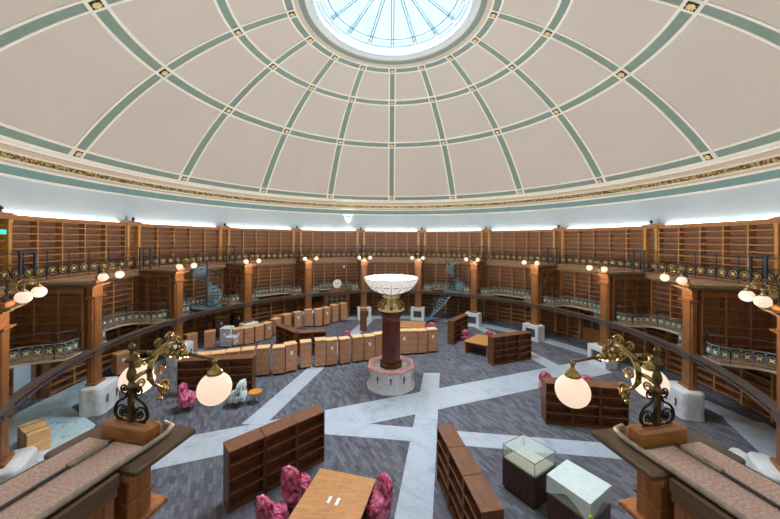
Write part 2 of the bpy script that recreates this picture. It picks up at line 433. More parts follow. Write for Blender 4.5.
mb = MB(); mb.box(-.05, .05, 3.34, 3.46, Z(11.05), Z(11.12))
l0 = mb.build('bracket', 'gilt', sk, so)
for k in range(1, 16):
    c = l0.copy(); C.objects.link(c); c.rotation_euler.z = -radians(k*STEP)

# ------------------------------------------------------------------ galleries (structure)
mb = MB()
mb.arc(14.02, 15.3, 0, 360, 4.72, 4.94, 160)
mb.build('floor_upper_gallery', 'shelf_wood', kind='structure')
mb = MB()
prof = [(14.06, 4.96), (13.93, 4.96), (13.93, 4.90), (13.98, 4.87), (13.98, 4.72), (13.95, 4.70), (13.99, 4.62), (14.12, 4.62), (14.12, 4.72)]
mb.lathe(prof, 160, smooth=False); mb.build('trim_2', wood('weathered_oak_fascia', srgb(140, 112, 82), srgb(176, 146, 112), .5, (2, 2, 12)), kind='structure')
mb = MB(); mb.arc(11.60, 11.80, 0, 360, 2.17, 2.24, 160); mb.arc(11.66, 11.74, 0, 360, 2.24, 2.32, 160); mb.arc(11.58, 11.82, 0, 360, 2.32, 2.40, 160)
mb.build('trim_3', 'beam', kind='structure')
# mid gallery slab: U-shaped deck of each bay, one ring of deck
PATH = [(2.32, 11.80), (1.9, 11.82), (1.44, 11.86), (1.37, 11.97), (1.37, 12.5), (1.35, 12.95), (1.22, 13.22), (.95, 13.37), (.5, 13.42), (0, 13.43)]
PATH = PATH+[(-x, y) for x, y in PATH[-2::-1]]
def slab(mb, k, z0, z1, mi_t=0, mi_e=1):
    R = Matrix.Rotation(-radians(k*STEP), 3, 'Z'); n = len(PATH)
    inn = [R @ Vector((x, y, 0)) for x, y in PATH]; out = []
    for i in range(n):
        a = 11.25*(1-2*i/(n-1)); out.append(R @ Vector((14.7*sin(radians(a)), 14.7*cos(radians(a)), 0)))
    for i in range(n-1):
        a, b, c, d = inn[i], inn[i+1], out[i+1], out[i]
        up = lambda p, z: Vector((p.x, p.y, z))
        mb.add([up(a, z1), up(b, z1), up(c, z1), up(d, z1)], [(0, 1, 2, 3)], mi_t)
        mb.add([up(a, z0), up(b, z0), up(c, z0), up(d, z0)], [(3, 2, 1, 0)], mi_t)
        mb.add([up(a, z0), up(b, z0), up(b, z1), up(a, z1)], [(0, 1, 2, 3)], mi_e)
mb = MB()
for k in range(16): slab(mb, k, 2.29, 2.38)
mb.build('floor_middle_gallery', ['shelf_wood', 'cream'], kind='structure')

# ------------------------------------------------------------------ upper bookcases (one per bay)
UR = 14.77; HA = 9.72
def upper_case():
    t = empty('gallery_bookcase'); o = (0, UR, 4.94)
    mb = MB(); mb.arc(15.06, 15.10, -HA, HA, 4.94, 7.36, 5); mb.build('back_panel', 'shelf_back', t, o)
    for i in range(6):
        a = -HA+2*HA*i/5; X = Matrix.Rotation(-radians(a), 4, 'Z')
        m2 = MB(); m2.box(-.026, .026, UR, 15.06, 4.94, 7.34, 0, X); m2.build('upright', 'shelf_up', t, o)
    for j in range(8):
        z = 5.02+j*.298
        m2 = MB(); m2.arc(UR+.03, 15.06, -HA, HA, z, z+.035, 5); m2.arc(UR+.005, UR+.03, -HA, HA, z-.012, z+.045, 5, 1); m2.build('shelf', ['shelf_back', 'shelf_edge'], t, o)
    m2 = MB(); m2.arc(UR-.02, 15.1, -HA, HA, 7.34, 7.42, 5); m2.arc(UR-.08, 15.1, -HA, HA, 7.42, 7.50, 5); m2.arc(UR-.05, 15.1, -HA, HA, 7.50, 7.54, 5)
    m2.build('cornice', 'cornice_wood', t, o)
    m2 = MB(); m2.arc(UR-.01, 15.06, -HA, HA, 4.94, 5.03, 5); m2.build('base_board', 'shelf_wood', t, o)
    return t
proto = upper_case()
for i, k in enumerate(BAYS):
    t = proto if i == 0 else copy_tree(proto)
    place(t, UR, k, 4.94)
    tag(t, 'empty oak bookcase on upper gallery, '+bay_place(k), 'bookcase', 'bookcases of the upper gallery')
# cove light strips on top, one per bay
mb = MB(); mb.arc(15.11, 15.17, -HA+.3, HA-.3, 7.545, 7.575, 8)
ledp = mb.build('cove_light', 'led', None, (0, UR, 7.54))
for i, k in enumerate(BAYS+[6, -6, 7, -7, 8]):
    t = ledp if i == 0 else ledp.copy()
    if i: C.objects.link(t)
    place(t, UR, k, 7.54)
    tag(t, 'light strip atop upper bookcases, '+bay_place(k), 'strip light', 'cove lights above the upper bookcases')
# pilaster pairs
def pilaster():
    t = empty('pilaster_case'); o = (0, UR, 4.94)
    for s in (-1, 1):
        mb = MB(); mb.bev(s*.29-.065, s*.29+.065, UR-.07, UR+.25, 4.94, 7.36, .008); mb.bev(s*.29-.085, s*.29+.085, UR-.09, UR+.2, 4.94, 5.14, .01); mb.bev(s*.29-.085, s*.29+.085, UR-.09, UR+.2, 7.22, 7.36, .01)
        mb.build('pilaster', 'pilaster', t, o)
    mb = MB(); mb.box(-.25, .25, 15.0, 15.04, 4.94, 7.36); mb.build('back_panel', 'shelf_back', t, o)
    for j in range(8):
        z = 5.02+j*.298; MB().box(-.23, .23, UR+.05, 15.0, z, z+.035).build('shelf', 'shelf_wood', t, o)
    mb = MB(); mb.bev(-.40, .40, UR-.11, 15.1, 7.36, 7.44, .01); mb.bev(-.44, .44, UR-.17, 15.1, 7.44, 7.55, .02); mb.bev(-.36, .36, UR-.10, 15.1, 7.55, 7.60, .01)
    mb.build('cornice', 'cornice_wood', t, o)
    mb = MB(); mb.lathe([(.001, 0), (.07, 0), (.07, .02), (.035, .04), (.03, .07), (.075, .12), (.085, .16), (.06, .21), (.03, .235), (.001, .25)], 12, (0, UR-.0, 7.6)); mb.build('finial', 'iron_dark', t, o)
    return t
proto = pilaster()
for i, j in enumerate(PIERS[:12]):
    t = proto if i == 0 else copy_tree(proto); place(t, UR, j, 4.94)
    tag(t, 'paired golden pilasters with dark finial above pier '+pier_place(j), 'pilaster', 'pilaster pairs of the upper gallery')

# ------------------------------------------------------------------ upper railing
RR = 14.06
def upper_rail():
    t = empty('gallery_railing'); o = (0, RR, 4.96)
    mb = MB()
    for z, r in ((5.10, .018), (5.66, .016)):
        mb.tube([polar(RR, a, z) for a in [-11.25+22.5*i/12 for i in range(13)]], r, 6)
    mb.build('rail', 'iron_dark', t, o)
    mb = MB(); mb.tube([polar(RR, a, 6.06) for a in [-11.25+22.5*i/12 for i in range(13)]], .015, 6); mb.build('handrail', 'iron', t, o)
    for i in range(6):
        p = polar(RR, -11.25+22.5*(i*2+1)/12-.94+.0, 4.96)
        p = polar(RR, -11.25+22.5*(i*2)/12, 4.96)
        m2 = MB(); m2.tube([p, p+Vector((0, 0, 1.10))], .016, 6, smooth=False); m2.sphere(p+Vector((0, 0, 1.12)), .035, 8, 5); m2.build('post', 'iron_dark', t, o)
    for i in range(12):
        a = -11.25+22.5*(i+.5)/12; X = Matrix.Rotation(-radians(a), 3, 'Z')
        m2 = MB()
        m2.tube([X @ Vector((.20*cos(w), RR, 5.33+.20*sin(w))) for w in [2*pi*q/20 for q in range(20)]], .024, 6, closed=True, mi=0)
        m2.tube([X @ Vector((.165*cos(w), RR, 5.33+.165*sin(w))) for w in [2*pi*q/18 for q in range(18)]], .006, 4, closed=True, mi=1)
        for q in range(4):
            w = pi/4+pi/2*q; d = Vector((cos(w), 0, sin(w))); e = Vector((-sin(w), 0, cos(w))); c0 = Vector((0, RR, 5.33))
            pts = [c0, c0+d*.045+e*.02, c0+d*.10, c0+d*.045-e*.02]
            m2.add([X @ (p+Vector((0, -.012, 0))) for p in pts]+[X @ (p+Vector((0, .012, 0))) for p in pts],
                   [(0, 1, 2, 3), (7, 6, 5, 4), (0, 4, 5, 1), (1, 5, 6, 2), (2, 6, 7, 3), (3, 7, 4, 0)], 1)
        m2.sphere(X @ Vector((0, RR, 5.33)), .032, 8, 5, 1)
        # spandrel scrolls between circles
        for sz in (-1, 1):
            c0 = Vector((.2315, RR, 5.33+sz*.17)); m2.tube([X @ (c0+Vector((.05*cos(w), 0, .05*sin(w)))) for w in [2*pi*q/10 for q in range(10)]], .009, 4, closed=True)
        m2.build('roundel', ['iron_dark', 'gilt'], t, o)
    return t
proto = upper_rail()
for i, k in enumerate(BAYS):
    t = proto if i == 0 else copy_tree(proto); place(t, RR, k, 4.96)
    tag(t, 'dark gilt-roundel railing of upper gallery, '+bay_place(k), 'railing', 'railings of the upper gallery')
def gate():
    t = empty('iron_gate_frame'); o = (0, 13.95, 4.96)
    for s in (-1, 1):
        MB().bev(s*.29-.04, s*.29+.04, 13.88, 13.96, 4.96, 6.12, .01).build('post', 'iron', t, o)
    mb = MB(); mb.bev(-.36, .36, 13.87, 13.97, 6.10, 6.17, .015); mb.build('top_bar', 'iron', t, o)
    return t
proto = gate()
for i, j in enumerate(PIERS[:12]):
    t = proto if i == 0 else copy_tree(proto); place(t, 13.95, j, 4.96)
    tag(t, 'stout dark iron frame over the pier '+pier_place(j), 'iron frame', 'iron frames over the piers')

# ------------------------------------------------------------------ middle bookcases
LR = 14.35
def lower_case(name, z0, z1, nsh, a0=-9.9, a1=9.9, ncol=5, cor=True, origin_a=0.0):
    t = empty(name); o = polar(LR, 0, z0)
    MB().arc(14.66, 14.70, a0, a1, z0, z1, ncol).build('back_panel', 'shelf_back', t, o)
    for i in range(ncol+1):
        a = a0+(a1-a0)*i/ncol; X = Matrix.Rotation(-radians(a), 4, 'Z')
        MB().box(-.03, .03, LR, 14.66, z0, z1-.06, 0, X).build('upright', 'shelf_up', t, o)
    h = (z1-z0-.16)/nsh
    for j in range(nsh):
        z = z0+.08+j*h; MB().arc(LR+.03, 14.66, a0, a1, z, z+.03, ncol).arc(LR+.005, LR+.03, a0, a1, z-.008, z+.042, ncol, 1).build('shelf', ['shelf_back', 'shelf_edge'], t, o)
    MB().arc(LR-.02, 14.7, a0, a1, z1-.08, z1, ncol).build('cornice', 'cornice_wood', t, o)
    return t
proto = lower_case('middle_bookcase', 2.38, 4.60, 7)
for i, k in enumerate(BAYS):
    t = proto if i == 0 else copy_tree(proto); place(t, LR, k, 2.38)
    tag(t, 'oak bookcase on middle balcony '+bay_place(k), 'bookcase', 'bookcases of the middle gallery')
proto = lower_case('ground_bookcase', 0, 2.18, 6, -11.2, 11.2)
first = True
for k in BAYS:
    if k in (-4, 3): continue
    t = proto if first else copy_tree(proto); first = False; place(t, LR, k, 0)
    tag(t, 'oak bookcase at floor level '+bay_place(k), 'bookcase', 'bookcases at floor level')
t = lower_case('ground_bookcase', 0, 2.18, 6, -5.6, 11.2, 4); place(t, LR, -4, 0)
MB().box(-.02, .02, LR-.03, 14.7, 0, 2.18, 0, Matrix.Rotation(radians(5.75), 4, 'Z')).build('end_panel', 'pier', t, polar(LR, 0, 0))
tag(t, 'short empty oak bookcase beside the bright doorway at left', 'bookcase', 'bookcases at floor level')
t = lower_case('ground_bookcase', 0, 2.18, 6, -11.2, -4.6, 2); place(t, LR, 3, 0)
tag(t, 'two-column oak bookcase at floor level left of the panelled door, right side', 'bookcase', 'bookcases at floor level')
t = lower_case('ground_bookcase', 0, 2.18, 6, 1.6, 11.2, 2); place(t, LR, 3, 0)
tag(t, 'two-column oak bookcase at floor level right of the panelled door, right side', 'bookcase', 'bookcases at floor level')
d = empty('door_1'); d['kind'] = 'structure'; place(d, LR, 3, 0)
X = Matrix.Rotation(radians(1.5), 4, 'Z'); o = polar(LR, 0, 0)
mb = MB(); mb.bev(-.72, -.58, LR-.1, 14.7, 0, 2.18, .01, 0, X); mb.bev(.58, .72, LR-.1, 14.7, 0, 2.18, .01, 0, X); mb.box(-.72, .72, LR-.08, 14.7, 2.04, 2.18, 0, X); mb.build('frame', 'pier', d, o)
mb = MB(); mb.box(-.58, .58, 14.42, 14.48, 0, 2.04, 0, X)
for s in (-1, 1): mb.box(s*.29-.2, s*.29+.2, 14.40, 14.42, .9, 1.9, 1, X); mb.box(s*.29-.2, s*.29+.2, 14.40, 14.42, .2, .7, 0, X)
mb.build('panel', ['pier', 'darkglass'], d, o)
mb = MB(); mb.sphere(X @ Vector((.05, 14.38, 1.0)), .03, 8, 6); mb.build('door_handle', 'brass', d, o)

# ------------------------------------------------------------------ piers
PR = 11.70
def pier():
    t = empty('pier'); o = (0, PR, 0)
    mb = MB()
    mb.bev(-.25, .25, PR-.02, PR+.13, 1.0, 4.70, .015); mb.bev(-.12, .12, PR+.12, PR+.24, 1.0, 4.70, .01)
    mb.bev(-.19, .19, PR-.07, PR-.01, 1.12, 4.36, .015)
    mb.build('shaft', 'pier', t, o)
    MB().bev(-.29, .29, PR-.15, PR+.18, 1.0, 1.12, .02).build('base_moulding', 'pier', t, o); MB().bev(-.27, .27, PR-.13, PR+.17, 2.15, 2.42, .02).build('band', 'beam', t, o)
    mb = MB()
    mb.bev(-.27, .27, PR-.10, PR+.17, 4.33, 4.37, .012); mb.bev(-.32, .32, PR-.15, PR+.20, 4.37, 4.41, .012)
    mb.bev(-.265, .265, PR-.04, PR+.15, 4.41, 4.80, .008); mb.bev(-.28, .28, PR-.055, PR+.165, 4.56, 4.58, .006)
    mb.build('capital', 'pier', t, o)
    MB().bev(-.31, .31, PR-.12, PR+.20, 4.78, 4.84, .012).bev(-.38, .38, PR-.22, PR+.24, 4.84, 4.89, .02).build('corona', 'fin_wood', t, o)
    mb = MB(); mb.bev(-.455, .455, PR-.30, PR+.24, 4.885, 4.93, .015); mb.build('cap', 'cap', t, o)
    return t
pierp = pier()
def plinth(kind):
    mb = MB(); o = (0, PR, 0)
    if kind == 'open':
        t = empty('pier_plinth')
        mb.box(-.56, -.34, PR-.5, PR+.26, 0, 1.0); mb.box(.34, .56, PR-.5, PR+.26, 0, 1.0)
        mb.box(-.34, .34, PR-.5, PR+.26, .78, 1.0); mb.box(-.34, .34, PR-.5, PR+.26, 0, .22); mb.box(-.34, .34, PR-.3, PR+.26, .22, .78)
        mb.build('casing', 'wrap', t, o)
        MB().box(-.33, .33, PR-.40, PR-.31, .23, .77).build('panel', 'recess', t, o)
    else:
        t = empty('pier_plinth')
        n = 28; vs = []; zs = [0, .25, .6, .95, 1.02]
        for zi, z in enumerate(zs):
            for i in range(n):
                w = 2*pi*i/n; c, s = cos(w), sin(w)
                q = (abs(c)**7+abs(s)**7)**(-1/7); g = 1+.02*sin(5*w+zi)+(.03 if zi == 0 else 0)-(.06 if zi == 4 else 0)
                vs.append((.54*c*q*g, PR-.12+.40*s*q*g, z))
        fs = [tuple((len(zs)-1)*n+i for i in range(n))]
        for a in range(len(zs)-1):
            for i in range(n): j = (i+1) % n; fs.append((a*n+i, a*n+j, a*n+n+j, a*n+n+i))
        mb.add(vs, fs, 0, True); mb.build('wrapping', 'wrap', t, o)
        for sx in (-1, 1):
            mb = MB()
            mb.box(sx*.25-.02, sx*.25+.02, PR-.555, PR-.54, .36, .56); mb.add([(sx*.25-.07, PR-.556, .56), (sx*.25+.07, PR-.556, .56), (sx*.25, PR-.556, .70)], [(0, 1, 2), (2, 1, 0)])
            mb.build('printed_arrow', 'mark', t, o)
    return t
def fin():
    t = empty('radial_bookcase'); o = (0, PR, 2.38); z0 = 2.38
    MB().box(-.02, .02, 11.98, 14.3, z0, 4.76).build('divider', 'fin_wood', t, o)
    for r in (11.97, 12.72, 13.48, 14.24):
        MB().box(-.28, .28, r, r+.05, z0, 4.74).build('upright', 'fin_wood', t, o)
    for j in range(7):
        z = z0+.06+j*.33; MB().box(-.265, .265, 12.0, 14.26, z, z+.03).build('shelf', 'fin_wood', t, o)
    mb = MB(); MB().box(-.27, .27, 11.95, 14.3, 4.56, 4.75).build('frieze', 'pier', t, o); mb.bev(-.31, .31, 11.95, 14.3, 4.74, 4.82, .012); mb.bev(-.335, .335, 11.95, 14.3, 4.82, 4.92, .015)
    mb.build('top', 'cap', t, o)
    return t
finp = fin()
PLK = {.5: 'open', 1.5: 'open', 2.5: 'open', 3.5: 'open', -.5: 'open'}
pl = {'open': plinth('open'), 'wrap': plinth('wrap')}; used = set()
for i, j in enumerate(PIERS):
    t = pierp if i == 0 else copy_tree(pierp); place(t, PR, j, 0)
    tag(t, 'tall square oak pier, '+pier_place(j), 'pier', 'oak piers round the reading room')
    kd = PLK.get(j, 'wrap'); t = pl[kd] if kd not in used else copy_tree(pl[kd]); used.add(kd); place(t, PR, j, 0)
    tag(t, ('white plinth casing with dark recess' if kd == 'open' else 'plinth wrapped in white sheeting')+' under the pier '+pier_place(j), 'plinth', 'white plinths of the piers')
    t = finp if i == 0 else copy_tree(finp); place(t, PR, j, 2.38)
    tag(t, 'dark oak radial bookcase behind the pier '+pier_place(j), 'bookcase', 'radial bookcases behind the piers')

# ------------------------------------------------------------------ bracket lamps
def spiral(c, ax, az, r0, turns, a0, n=18, sgn=1, r1=.012):
    return [Vector(c)+Vector(ax)*(r0+(r1-r0)*i/n)*cos(a0+sgn*2*pi*turns*i/n)+Vector(az)*(r0+(r1-r0)*i/n)*sin(a0+sgn*2*pi*turns*i/n) for i in range(n+1)]
def lamp():
    t = empty('bracket_lamp')      # local origin: top of pier cap, on the pier axis; -y points into the room
    MB().bev(-.245, .245, -.15, -.01, 0, .125, .02).build('base_block', 'block', t)
    y = -.08
    mb = MB()
    mb.bev(-.02, .02, y-.02, y+.02, .12, .44, .004)
    mb.lathe([(.028, .40), (.045, .42), (.03, .44), (.018, .47), (.032, .50), (.036, .53), (.03, .56), (.02, .59), (.018, .63), (.045, .645), (.048, .66), (.02, .68), (.014, .73), (.024, .75), (.028, .77), (.018, .795), (.001, .81)], 14, (0, y, 0))
    mb.build('post', 'brass_dark', t)
    mb = MB()
    for s in (-1, 1):
        X = (s, 0, 0); Zv = (0, 0, 1)
        mb.tube(spiral((s*.095, y, .20), X, Zv, .075, 1.6, -pi/2, 26), .009, 6)
        mb.tube(smoothpath([Vector(q) for q in ((s*.02, y, .42), (s*.04, y, .37), (s*.06, y, .32), (s*.14, y, .29), (s*.185, y, .21), (s*.16, y, .145), (s*.095, y, .135))], 2), .011, 6)
        mb.tube(spiral((s*.075, y, .40), X, Zv, .05, 1.4, pi, 22), .008, 6)
        mb.tube([(s*.01, y, .30), (s*.035, y, .25), (s*.03, y, .18), (s*.055, y, .15)], .008, 5)
        mb.sphere((s*.085, y, .20), .022, 8, 6); mb.sphere((s*.075, y, .40), .018, 8, 6)
        mb.tube([(s*.02, y, .13), (s*.16, y, .122)], .008, 5)
        for q in range(5):
            w = q*2*pi/5; mb.sphere((s*.085+.036*cos(w), y, .20+.036*sin(w)), .011, 6, 4, sx=(1, .6, 1))
    mb.build('scrollwork', 'black', t)
    # bracket: curved arm rising into the room
    mb = MB()
    Y = (0, 1, 0); Zv = (0, 0, 1)
    arch = [(0, -.34, .30), (0, -.27, .36), (0, -.235, .45), (0, -.25, .56), (0, -.31, .64), (0, -.41, .685), (0, -.52, .67), (0, -.585, .61), (0, -.57, .55), (0, -.51, .53)]
    for off in (-.022, .022): mb.tube([(p[0]+off, p[1], p[2]) for p in smoothpath([Vector(q) for q in arch], 1)], .009, 6)
    mb.tube(smoothpath([Vector(q) for q in arch], 1), .015, 7)
    mb.tube([(0, y, .47), (0, -.16, .50), (0, -.245, .50)], .018, 6); mb.tube([(0, y, .58), (0, -.15, .62), (0, -.29, .60)], .013, 6)
    mb.tube(spiral((0, -.37, .285), Y, Zv, .065, 1.7, .4, 28), .015, 6); mb.sphere((0, -.37, .285), .03, 10, 6)
    mb.tube(spiral((0, -.44, .74), Y, Zv, .05, 1.5, 0, 22), .011, 6); mb.tube(spiral((0, -.32, .72), Y, Zv, .04, 1.4, pi, 22, -1), .010, 6)
    mb.tube(spiral((0, -.33, .47), Y, Zv, .055, 1.5, pi, 22), .010, 6)
    mb.tube(spiral((0, -.16, .41), Y, Zv, .045, 1.5, 0, 22), .009, 6)
    for (py, pz) in ((-.37, .22), (-.40, .24), (-.34, .19), (-.29, .60), (-.24, .42), (-.53, .70), (-.24, .66)):
        for s in (-1, 1): mb.sphere((s*.016, py, pz), .020, 8, 6, sx=(.6, .7, 1.1))
    mb.build('arm', 'brass', t)
    # cross bar with collars carrying the two globes
    yc = -.50; mb = MB()
    mb.tube([(-.47, yc, .535), (-.2, yc, .56), (.2, yc, .56), (.47, yc, .535)], .015, 8)
    mb.build('cross_bar', 'brass_dark', t)
    mb = MB()
    for x in (-.15, -.11, -.06, 0, .06, .11, .15):
        R = .036 if abs(x) in (.11,) else (.05 if abs(x) == .06 else (.042 if x == 0 else .026))
        mb.tube([(x+d, yc, .56) for d in (-.018, -.012, .012, .018)], [.012, R, R, .012], 12)
    for s in (-1, 1):
        mb.tube(spiral((s*.07, yc, .63), (s, 0, 0), Zv, .055, 1.5, -pi/2, 22), .010, 6)
        mb.tube([(0, yc, .56), (s*.05, yc-.0, .66), (s*.0, yc, .72)], .008, 5)
    mb.build('collar', 'brass', t)
    for s in (-1, 1):
        g = MB(); g.sphere((s*.46, yc, .255), .152, 28, 18, sx=(1, 1, 1.0)); go = g.build('globe', 'globe', t)
        f = MB(); f.lathe([(.062, .40), (.072, .41), (.066, .435), (.035, .465), (.018, .49), (.018, .52), (.03, .53), (.03, .55), (.001, .56)], 16, (s*.46, yc, -.012)); f.build('globe_holder', 'brass', t)
    return t
lampp = lamp()
for i, j in enumerate(PIERS):
    t = lampp if i == 0 else copy_tree(lampp); place(t, PR, j, 4.93)
    tag(t, 'brass twin-globe lamp on pier '+pier_place(j), 'lamp', 'twin-globe bracket lamps')

# ------------------------------------------------------------------ runners, foam tubes and cables on the two nearest bookcase tops
for j, mir in ((7.5, 1), (-7.5, -1)):
    sd = 'right' if j > 0 else 'left'; zt = 4.925
    mb = MB(); mb.bev(-.285, .285, -.06+.10, 2.25, .012, .034, .006)
    r = mb.build('felt_runner', 'felt'); place(r, PR, j, zt)
    r.location.z = zt-.012+.012
    tag(r, 'brown felt runner covering the %s foreground bookcase top' % sd, 'runner', 'felt runners in the foreground')
    mb = MB(); s = mir
    mb.tube([(s*.30, 2.2, .03), (s*.30, 1.2, .03), (s*.30, .3, .03), (s*.31, .0, .03), (s*.30, -.14, .03), (s*.25, -.235, .03), (s*.15, -.26, .03)], .02, 8)
    o = mb.build('foam_tube', 'foam'); place(o, PR, j, zt+.002)
    tag(o, 'grey foam tube edging the %s foreground runner, curling round the lamp block' % sd, 'foam tube', 'foam tubes in the foreground')
    mb = MB(); mb.tube([(-s*.295, 2.2, .022), (-s*.295, .05, .022)], .012, 6)
    o = mb.build('edge_cord', 'cable'); place(o, PR, j, zt+.0)
    tag(o, 'thin dark cord along the outer edge of the %s foreground runner' % sd, 'cord', 'edge cords in the foreground')
    mb = MB()
    pts = [(-mir*.02, .045, .045), (-mir*.018, .15, .045), (-mir*.01, .4, .045), (mir*.01, .9, .045), (mir*.005, 1.3, .045), (mir*.01, 2.2, .045)]
    mb.tube(pts, .0125, 8)
    c = mb.build('cable', 'cable'); place(c, PR, j, zt+.004)
    mb = MB(); rs = []; pp = []
    for i in range(15): pp.append((-mir*.0185, .10+.018*i, .046)); rs.append(.018 if i % 2 else .024)
    mb.tube(pp, rs, 8); mb.build('taped_sleeve', 'foam', c)
    tag(c, 'dark cable with a taped sleeve down the middle of the %s foreground runner' % sd, 'cable', 'cables in the foreground')

# ------------------------------------------------------------------ middle railings
def mid_rail():
    t = empty('balcony_railing'); o = (0, 13.0, 2.40)
    pts = [Vector((x, y+.03, 0)) for x, y in PATH]; pts = [Vector((1.93, 11.86, 0))]+pts[2:-2]+[Vector((-1.93, 11.86, 0))]
    pts = smoothpath(pts, 2)
    # resample
    L = [0]
    for a, b in zip(pts, pts[1:]): L.append(L[-1]+(b-a).length)
    def atl(s):
        for i in range(len(L)-1):
            if s <= L[i+1]+1e-6: return pts[i].lerp(pts[i+1], (s-L[i])/(L[i+1]-L[i]))
        return pts[-1]
    n = 22; st = L[-1]/n; P = [atl(min(i*st, L[-1])) for i in range(n+1)]
    up = Vector((0, 0, 1)); z0 = 2.42
    mb = MB()
    for z, r in ((2.44, .018), (2.92, .02)): mb.tube([p+up*z for p in P], r, 5)
    mb.build('rail', 'iron_lite', t, o)
    MB().tube([p+up*3.30 for p in P], .018, 5).build('handrail', 'iron', t, o)
    for i in (0, 3, 7, 11, 15, 19, 22):
        MB().tube([P[i]+up*2.38, P[i]+up*3.32], .02, 5, smooth=False).build('post', 'iron_dark', t, o)
    for i in range(n):
        a, b = P[i], P[i+1]; c = (a+b)/2+up*2.68; d = (b-a).normalized(); m2 = MB()
        R = st*.43
        m2.tube([c+d*R*.55*cos(w)+up*R*.6*sin(w) for w in [2*pi*q/10 for q in range(10)]], .012, 4, closed=True)
        m2.tube([c+d*R*cos(w)+up*R*1.0*sin(w)*1.1 for w in [2*pi*q/14 for q in range(14)]], .018, 4, closed=True)
        nr = d.cross(up).normalized()
        for q in range(4):
            w = pi/4+q*pi/2; v = d*cos(w)+up*sin(w); m2.tube([c, c+v*R*.8], [.036, .012], 5, mi=1)
        m2.tube([a+up*2.44, a+up*2.92], .010, 4)
        for zz in (2.50, 2.86): m2.sphere(a+up*zz, .032, 6, 4)
        m2.build('roundel', ['iron_lite', 'gilt'], t, o)
    return t
proto = mid_rail()
for i, k in enumerate(BAYS):
    t = proto if i == 0 else copy_tree(proto)
    place(t, 13.0, k, 2.40)
    tag(t, 'pale blue balcony railing '+bay_place(k), 'railing', 'railings of the middle gallery')

# ------------------------------------------------------------------ spiral stairs
def stair(x, y, rz, label, run_dir):
    t = empty('spiral_stair', (x, y, 0), rz)
    MB().tube([(0, 0, 0), (0, 0, 5.3)], .06, 10).build('newel_post', 'iron', t)
    # upper spiral flight
    n = 13
    for i in range(n):
        a = radians(-40+i*26); z = 2.45+2.5*(i+1)/n; da = radians(15)
        vs = [(.05*cos(a), .05*sin(a)), (.78*cos(a-da), .78*sin(a-da)), (.82*cos(a), .82*sin(a)), (.78*cos(a+da), .78*sin(a+da))]
        m = MB(); m.prism(vs, z-.04, z); m.box(.1, .8, -.01, .01, z-.14, z-.04, 0, Matrix.Rotation(a-da, 4, 'Z')); m.build('tread', 'tread', t)
    pts = [(.82*cos(radians(-40+i*26)), .82*sin(radians(-40+i*26)), 2.45+2.5*(i+1)/n+.9) for i in range(n)]
    m = MB(); m.tube(pts, .02, 6); 
    m.build('handrail', 'iron', t)
    m = MB(); m.tube([(p[0], p[1], p[2]-.95) for p in pts], .03, 6); m.build('stringer', 'iron_lite', t)
    for i in range(0, n):
        p = pts[i]; MB().tube([p, (p[0], p[1], p[2]-.92)], .011, 5).build('baluster', 'iron', t)
    # landing
    MB().cyl((0, 0, 2.36), .85, .05, 20).build('landing', 'tread', t)
    # lower flight: sweeps down to the left
    n2 = 12
    cen = []
    for i in range(n2+1):
        f = i/n2; cen.append(Vector((-.55-2.0*(1-f)*run_dir[0] if True else 0, -.2+run_dir[1]*(1-f)*2.0-.35*sin(pi*f), 2.38*f)))
    for i in range(n2):
        c = cen[i]; d = (cen[i+1]-cen[i]); d.z = 0; d.normalize(); e = Vector((-d.y, d.x, 0)); z = cen[i+1].z
        a, b = c+e*.42, c-e*.42; g = d*.25
        m = MB(); m.prism([(a.x, a.y), (b.x, b.y), (b.x+g.x, b.y+g.y), (a.x+g.x, a.y+g.y)], z-.04, z); m.build('tread', 'tread', t)
    for s in (-1, 1):
        pts = []
        for i in range(n2+1):
            d = (cen[min(i+1, n2)]-cen[max(i-1, 0)]); d.z = 0; d.normalize(); e = Vector((-d.y, d.x, 0)); pts.append(cen[i]+e*.42*s)
        MB().tube([p+Vector((0, 0, .04)) for p in pts], .035, 5).build('stringer', 'iron_lite', t)
        MB().tube([p+Vector((0, 0, .95)) for p in pts], .02, 5).build('handrail', 'iron', t)
        for i in range(0, n2+1, 1): MB().tube([pts[i]+Vector((0, 0, .0)), pts[i]+Vector((0, 0, .95))], .010, 4).build('baluster', 'iron', t)
    tag(t, label, 'spiral stair', 'iron spiral stairs')
    return t
p = polar(12.6, 25.2); stair(p.x, p.y, 0, 'blue-grey iron spiral stair to the right of the central bowl lamp', (.95, -.25))
p = polar(12.7, -66.5); stair(p.x, p.y, radians(0), 'blue-grey iron spiral stair at the left side behind the parcel rows', (.75, -.7))

